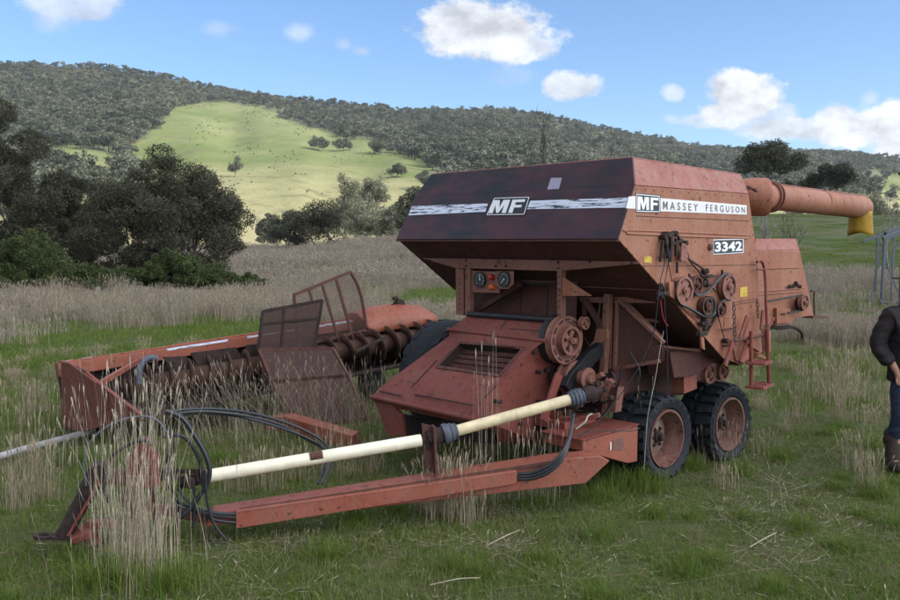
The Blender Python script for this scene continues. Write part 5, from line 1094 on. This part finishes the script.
for i, (px, ty, w, lab) in enumerate([(716, 205, 40, 'pale bush line clump behind the top of the tank'), (790, 204, 44, 'low olive bush below the dark trees on the far flat'), (845, 208, 36, 'low olive bush just left of the yellow spout'), (897, 205, 30, 'low pale bush at the right edge beyond the green rise')]):
    tree_px('bush', lab, px, 225, ty, w, 225, mat=M['gumlit'], n=3500, leaf=.3, seed=100+i, cat='bush', base=.05, clumps=16, trunk=.1, stems=3, group='low bushes on the far sunlit flat')
# bare dead trees
tree_px('dead_tree', 'bare leafless tree top showing above the black tank panel', 543, 215, 102, 56, 95, mat=None, n=0, leaf=0, seed=110, base=.45, bark='bark', dead=True, trunk=.24, cat='dead tree')
tree_px('dead_tree', 'pale bare forked dead tree behind the straw hood', 765, 262, 186, 34, 62, mat=None, n=0, leaf=0, seed=112, base=.3, bark='barkp', dead=True, trunk=.11, cat='dead tree')
tree_px('dead_tree', 'grey bare branching shrub right of the pale forked dead tree', 786, 262, 200, 44, 60, mat=None, n=0, leaf=0, seed=113, base=.2, bark='bark', dead=True, stems=3, trunk=.08, cat='dead tree')
tree_px('dead_tree', 'thin bare sapling beside the steel lattice frame', 891, 268, 170, 24, 50, mat=None, n=0, leaf=0, seed=114, base=.4, bark='barkp', dead=True, trunk=.06, cat='dead tree')
for i, (px, by, ty, w, d, lab) in enumerate([(34, 302, 234, 84, 34, 'tallest bright green bush under the left-edge tree'), (4, 304, 268, 56, 33, 'green bush cut off by the left edge'), (92, 302, 266, 60, 34, 'low green bush left of the timber post'), (132, 302, 270, 56, 36, 'low dark green bush right of the timber post'),
        (174, 300, 248, 66, 36, 'upright bright green bush in front of the big round tree'), (214, 300, 268, 52, 35, 'low green bush at the right foot of the big round tree'), (250, 300, 278, 44, 36, 'lowest yellow-green bush at the right end of the bush row')]):
    tree_px('bush', lab, px, by, ty, w, d, mat=M['wattle'], n=24000, leaf=.055, seed=120+i, cat='bush', group='green bushes in front of the dark trees', stems=5, base=.0, clumps=150, flat=.9, trunk=.03, cr=(.05, .12), lowc=.0)
# ================================================================== fence posts, lattice frame
def post(px, by, ty, mat, r, label, name='fence_post', group=None):
    g = find_ground(px, by, 12, 80); h = (by-ty)/FPX*g[1]
    o = MB().tube([(0, 0, -.2), (.01, 0, h*.5), (.0, .01, h)], [r, r*.95, r*.9], 9).build(name, M[mat]); o.location = g; tag(o, label, 'fence post', group)
post(97, 305, 287, 'wood', .10, 'short grey timber post in the dry grass before the green bushes')
post(824, 306, 289, 'wood', .03, 'thin dark post in the dry grass nearer the straw hood', group='thin fence posts in the dry grass')
post(869, 306, 290, 'wood', .03, 'thin dark post in the dry grass just left of the lattice frame', group='thin fence posts in the dry grass')
lx, ld_, lz = find_ground(878, 307, 12, 60); lf = empty('lattice_frame', 'galvanised steel lattice stand at the right edge behind the person', 'lattice frame', None, (lx, ld_, lz), 0)
hh = (307-231)/FPX*ld_; kx = ld_/FPX
def lat(x, z, y=0): return Vector(((x+5)*kx, y, z*kx*.9))
for (x, y, t) in ((0, 0, .05), (9, .0, .035), (18, .0, .06), (21, 1.6, .05), (34, 0, .05), (14, 1.6, .04), (50, 0, .06), (44, 1.6, .05)):
    MB().bar(lat(x+y*1.2, -3, y), lat(x+y*1.2+1, 76+x*.42, y), t*1.5, t*1.5).build('leg', M['steel'], lf)
for (a, b_, t, y) in (((-1, 75), (54, 98), .09, 0), ((1, 72), (54, 94), .05, 1.6), ((0, 40), (18, 76), .025, 0), ((18, 10), (0, 56), .025, 0), ((18, 30), (34, 84), .025, 0), ((34, 20), (18, 60), .025, 0), ((0, 5), (34, 5), .03, 0), ((10, 0), (22, 70), .02, 1.6), ((34, 50), (50, 90), .025, 0)):
    MB().bar(lat(*a, y), lat(*b_, y), t*1.5, t*1.5).build('brace', M['steel'], lf)
# ================================================================== grasses
M['grass'] = leafmat('short green grass', (.064, .112, .014), (.122, .160, .028), .3, 1.5, .55)
M['grasstip'] = leafmat('drying grass', (.13, .11, .06), (.20, .17, .10), .3, 3.)
M['straw'] = leafmat('dry grass stalks', (.20, .16, .10), (.34, .28, .19), .25, 2.5, .7)
M['strawpale'] = leafmat('bleached stalks', (.24, .20, .14), (.42, .36, .27), .2, 4., .7)
M['strawgrey'] = leafmat('grey dry grass field', (.175, .145, .105), (.31, .262, .20), .25, .5, .8)
def stalks(n, h, spread, lean, w, rg, seeds=True, hvar=.45, segs=3, droop=.25, bias=(0, 0)):
    """n blades as bent ribbons"""
    b = rg.normal(size=(n, 2))*spread; H = h*(1-hvar*rg.random(n)); a = rg.uniform(0, 6.283, n); L = lean*np.abs(rg.normal(size=n))*H
    dx, dy = np.cos(a)*L+bias[0]*H, np.sin(a)*L+bias[1]*H; fa = rg.uniform(0, 3.1416, n); sx, sy = np.cos(fa)*w/2, np.sin(fa)*w/2
    V = []
    for k in range(segs+1):
        t = k/segs; q = t**1.7; c = np.stack([b[:, 0]+dx*q, b[:, 1]+dy*q, H*t*(1-droop*t*np.minimum(1, L/H))], 1); f = (1-.75*t)
        V += [c-np.stack([sx*f, sy*f, 0*sx], 1), c+np.stack([sx*f, sy*f, 0*sx], 1)]
    V = np.stack(V, 1); nv = V.shape[1]; F = [[2*k, 2*k+1, 2*k+3, 2*k+2] for k in range(segs)]
    if seeds:
        top = c; s = w*1.0; d = np.stack([dx, dy, H], 1); d /= np.linalg.norm(d, axis=1)[:, None]; ex = np.stack([sx, sy, 0*sx], 1)/(w/2)*s
        Vs = np.stack([top-d*.02, top+d*.04+ex, top+d*.10*rg.uniform(.4, 1, n)[:, None], top+d*.04-ex], 1); V = np.concatenate([V, Vs], 1); F.append([nv, nv+1, nv+2, nv+3]); nv += 4
    F = np.array(F); FF = (F[None]+nv*np.arange(n)[:, None, None]).reshape(-1, 4); return V.reshape(-1, 3), FF
def merge(*VF):
    V = []; F = []; o = 0
    for v, f in VF: V.append(v); F.append(f+o); o += len(v)
    return np.vstack(V), np.vstack(F)
rg = np.random.default_rng(11)
def sq_patch(seed, n, s, h, w, mat):
    g = np.random.default_rng(seed); V, F = stalks(n, h, 0, .5, w, g, False, .7, 2, .3); off = np.repeat(g.uniform(-s/2, s/2, (n, 2)), len(V)//n, 0); V[:, :2] += off
    return mesh_np('p', V, F, mat, link=False)
# short pasture: a few patches laid over and over
near = [sq_patch(200+i, 700, .5, (.065, .05, .085, .045)[i % 4], .0052, M['grass']) for i in range(5)]+[sq_patch(210, 120, .5, .08, .004, M['grasstip'])]
farp = [sq_patch(220+i, 620, 1.6, .10, .016, M['grass']) for i in range(3)]+[sq_patch(230, 160, 1.6, .12, .012, M['grasstip'])]
P, Ro, Sc, Ix = [], [], [], []
y = 3.6
while y < 15.5:
    hw_ = .58*y+1.0; x = -hw_
    while x < hw_:
        xx, yy = x+random.uniform(-.2, .2), y+random.uniform(-.2, .2); f = vn(xx*1.3+5, yy*1.3)
        P.append((xx, yy, height(xx, yy)-.004)); Ro.append((0, 0, random.uniform(0, 6.28))); Sc.append((1.1, 1.1, .22+.68*f)); Ix.append(random.randrange(5))
        if random.random() < .34+.5*(vn(xx*.8+50, yy*.8) > .55): P.append((xx, yy, height(xx, yy))); Ro.append((0, 0, random.uniform(0, 6.28))); Sc.append((1.3, 1.3, .5+.7*f)); Ix.append(5)
        x += .34
    y += .34
gn = instancer('pasture_grass', P, Ro, Sc, Ix, near); tag(gn, 'short green pasture grass round the combine', 'grass', None, 'stuff')
P, Ro, Sc, Ix = [], [], [], []
y = 14.5
while y < 75:
    hw_ = .56*y+2; st = 1.0 if y < 32 else 1.9; x = -hw_
    while x < hw_:
        xx, yy = x+random.uniform(-.6, .6), y+random.uniform(-.6, .6); f = vn(xx*.5+5, yy*.5)
        P.append((xx, yy, height(xx, yy)-.01)); Ro.append((0, 0, random.uniform(0, 6.28))); k = 1 if y < 32 else 1.9; Sc.append((k, k, .5+1.3*f)); Ix.append(3 if random.random() < .15 else random.randrange(3)); x += st
    y += st
for k in range(2600):
    yy = random.uniform(62, 165); xx = yy*random.uniform(-.1, .56); f = vn(xx*.2, yy*.2+4)
    if f > .35: P.append((xx, yy, height(xx, yy)-.05)); Ro.append((0, 0, random.uniform(0, 6.28))); k_s = random.uniform(1.2, 2.6); Sc.append((k_s, k_s, random.uniform(1., 3.2)*f)); Ix.append(3 if random.random() < .35 else random.randrange(3))
gf = instancer('far_pasture_grass', P, Ro, Sc, Ix, farp); tag(gf, 'green pasture grass farther out between the dry grass patches', 'grass', None, 'stuff')
# tall dry grass field
def dry(seed, n, h, spread, mat, w=.012):
    g = np.random.default_rng(seed); V, F = stalks(n, h, spread, .22, w, g, True, .5, 3, .3); return mesh_np('d', V, F, mat, link=False)
dp = [dry(300+i, 60, (.62, .5, .75, .45)[i], .22, M['strawgrey']) for i in range(4)]+[dry(310+i, 70, .62, .18, M['straw'], .009) for i in range(2)]
P, Ro, Sc, Ix = [], [], [], []
rd_ = random.Random(8)
def dryden(x, y):
    px = 450+900*x/y; f = vn(x*.22+3, y*.16+1); f2 = vn(x*.9, y*.9+7)
    if y < 13.5: return 0
    if px > 640: b = sm(15, 27, y)*(1.12 if y < 60 else 0)   # right of the machine
    else: b = sm(17, 27, y)*(1.1 if y < (74 if px > 430 else 150) else 0)
    if 225 < px < 480 and 33 < y < 46: b *= .12
    if y > 25 and vn(x*.11+60, y*.09) > .66: b *= .25
    return max(0, min(1, (b*.58+2.1*(f-.5)*(1 if y < 50 else .9)+.7*(f2-.5))))*(b > .02)
for k in range(34000):
    y = 13.5+(150-13.5)*rd_.random()**1.9; x = rd_.uniform(-1, 1)*(.56*y+2)
    if y > 45 and rd_.random() < 0.0: continue
    if rd_.random() < dryden(x, y):
        s_ = rd_.uniform(.7, 1.25)*(1 if y < 60 else 1.3); P.append((x, y, height(x, y)-.02)); Ro.append((rd_.uniform(-.1, .1), rd_.uniform(-.1, .1), rd_.uniform(0, 6.28))); Sc.append((s_*(1 if y < 45 else 2.2), s_*(1 if y < 45 else 2.2), s_*rd_.uniform(.6, 1.1)*(.55+.75*vn(x*.3, y*.3)))); Ix.append(rd_.randrange(6) if y < 34 else rd_.randrange(4))
gd_ = instancer('tall_dry_grass', P, Ro, Sc, Ix, dp); tag(gd_, 'tall grey brown dry grass across the middle of the paddock', 'dry grass', None, 'stuff')
# scattered tussocks and stalks in the foreground
tp = [dry(330+i, 55, (.22, .3, .42)[i], .07, M['straw'], .005) for i in range(3)]
g = np.random.default_rng(340)
V, F = stalks(220, .22, .07, .45, .005, g, False, .5, 3, .4); tp.append(mesh_np('t', V, F, M['grass'], link=False))
V, F = merge(stalks(24, .30, .10, 1.6, .004, g, True, .5, 3, .6)); V[:, 2] = V[:, 2]*.3+.01; tp.append(mesh_np('t', V, F, M['strawpale'], link=False))
P, Ro, Sc, Ix = [], [], [], []
spots = [(690, 470, 3, 1.), (700, 462, 2, .8), (735, 455, 2, .8), (650, 492, 3, 1.2), (620, 490, 3, 1.2), (740, 475, 3, .9), (600, 502, 3, 1.), (765, 455, 1, .8), (835, 405, 2, 1.3), (842, 420, 2, 1.), (855, 470, 2, .9), (870, 490, 2, .8), (850, 380, 2, 1.2), (785, 430, 1, .7),
         (25, 425, 0, 1.2), (30, 495, 2, 1.2), (42, 500, 2, 1.1), (15, 510, 1, 1.), (330, 470, 2, 1.), (350, 475, 1, 1.), (372, 470, 1, 1.), (300, 480, 1, 1.), (255, 490, 2, .9), (270, 488, 2, .8), (235, 492, 1, .9), (640, 470, 3, 1.), (725, 488, 0, .8), (745, 520, 3, .7), (600, 540, 3, .8), (690, 565, 3, .7), (800, 530, 3, .8), (330, 560, 3, .9), (100, 590, 3, 1.4), (170, 592, 3, 1.4),
         (440, 520, 2, 1.1), (455, 522, 2, 1.2), (432, 515, 2, 1.), (470, 524, 1, .9), (548, 452, 2, 1.), (560, 446, 2, .9), (490, 455, 2, 1.)]
for (px, py, i, s_) in spots:
    q = ground_at(px, py, 0); P.append((q.x, q.y, height(q.x, q.y)-.01)); Ro.append((0, 0, rd_.uniform(0, 6.28))); Sc.append((s_, s_, s_)); Ix.append(i)
for k in range(380):
    y = rd_.uniform(4.6, 17); x = rd_.uniform(-1, 1)*(.52*y+.5); i = rd_.choice([3, 4, 4, 3, 3, 4]) if y < 10 else rd_.choice([0, 1, 3, 0, 1, 2]); s_ = rd_.uniform(.5, 1.1); P.append((x, y, height(x, y)-.01)); Ro.append((0, 0, rd_.uniform(0, 6.28))); Sc.append((s_, s_, s_*rd_.uniform(.6, 1))); Ix.append(i)
tg = instancer('scattered_tussocks', P, Ro, Sc, Ix, tp); tag(tg, 'small tussocks and fallen straw scattered over the near grass', 'grass tussocks', None, 'stuff')
def clump(px, py, n, h, spread, lean, label, w=.0045, mat='straw', seed=1, bias=(0, 0), hvar=.5, sx=1., wpos=None, group=None, droop=.25):
    g = np.random.default_rng(seed); V, F = stalks(n, h, spread, lean, w, g, True, hvar, 4, droop, bias); V[:, 0] *= sx
    q = wpos or ground_at(px, py, 0); V2, F2 = V, F
    o = mesh_np('dry_grass_clump', V2, F2, [M[mat]]); o.location = (q[0], q[1], height(q[0], q[1])-.02); tag(o, label, 'dry grass', group); return o
clump(140, 566, 175, 1.30, .11, .12, 'tallest clump of dry stalks standing in front of the hitch and its bell guard', seed=400, mat='strawpale', w=.0048, hvar=.62, sx=1.25)
clump(136, 582, 80, .5, .15, .2, 'short dense dry leaves round the foot of the tall stalks at the hitch', seed=401, mat='straw', w=.0045)
clump(489, 503, 14, 1.32, .06, .035, 'few thin tall pale stalks rising in front of the feeder hatch', seed=402, mat='strawpale', hvar=.35, w=.005)
clump(28, 498, 34, 1.0, .12, .10, 'sparse tall dry stalks near the left edge of the photo', seed=403, mat='straw')
clump(60, 470, 26, .75, .18, .14, 'thin dry stalks between the left edge and the jack stand', seed=404, mat='strawpale')
clump(305, 428, 260, .85, .45, .6, 'tangled dry weeds lying over the lower slatted panel', seed=405, mat='straw', w=.0045)
clump(250, 432, 240, .8, .55, .5, 'tangled dry weeds in front of the header auger', seed=406, mat='strawpale', w=.004, bias=(-.25, 0))
clump(372, 420, 70, .6, .22, .4, 'dry weeds between the slatted panel and the feeder house', seed=407, mat='straw')
clump(160, 440, 60, .8, .25, .22, 'dry stalks rising before the crop divider of the header', seed=408, mat='strawpale')
clump(652, 480, 8, .95, .08, .1, 'few bent green-brown stalks by the front tyre', seed=409, mat='straw')
clump(452, 500, 90, .42, .13, .5, 'dry grass tuft growing up against the middle of the drawbar', seed=410, mat='straw')
clump(533, 499, 60, .72, .13, .12, 'dry stalks between the feeder house and the hitch box', seed=411, mat='strawpale')
clump(708, 462, 80, .36, .16, .4, 'brown tussock against the rear tyre', seed=412, mat='straw')
clump(838, 398, 110, .62, .2, .25, 'dry tussock standing alone left of the person', seed=413, mat='straw', w=.006)
# fallen sticks
sk_ = [((638, 512), (651, 503)), ((750, 547), (776, 533)), ((488, 545), (520, 530)), ((60, 590), (180, 548)), ((430, 585), (480, 578)), ((655, 540), (662, 520))]
for i, (a, b_) in enumerate(sk_[:3]+sk_[4:5]):
    A_, B_ = ground_at(*a, .03), ground_at(*b_, .05); st = MB().tube(curve([A_, A_.lerp(B_, .5)+Vector((.02, 0, .015)), B_], 4), .0035, 5).build('stick', M['strawpale'])
    tag(st, ('pale stick lying below the front tyre', 'pale stick lying in the grass at the lower right, below the rear tyre', 'pale straw stem lying below the drawbar tuft', 'pale stick lying at the bottom edge below the drawbar')[i], 'stick', 'fallen sticks on the grass')

# ================================================================== air
hz_ = MB().box((-4600, -4600, -14), (4600, 2460, 330)); hm = bpy.data.materials.new('thin air haze'); hm.use_nodes = True; ht = hm.node_tree; ht.nodes.remove(ht.nodes['Principled BSDF'])
pv = node(ht, 'ShaderNodeVolumePrincipled'); pv.inputs['Color'].default_value = (.86, .91, 1, 1); pv.inputs['Density'].default_value = .00008; pv.inputs['Anisotropy'].default_value = .2
ht.links.new(pv.outputs[0], ht.nodes['Material Output'].inputs['Volume'])
hzo = hz_.build('haze', hm); tag(hzo, 'thin blue haze in the air over the valley', 'haze', None, 'stuff')
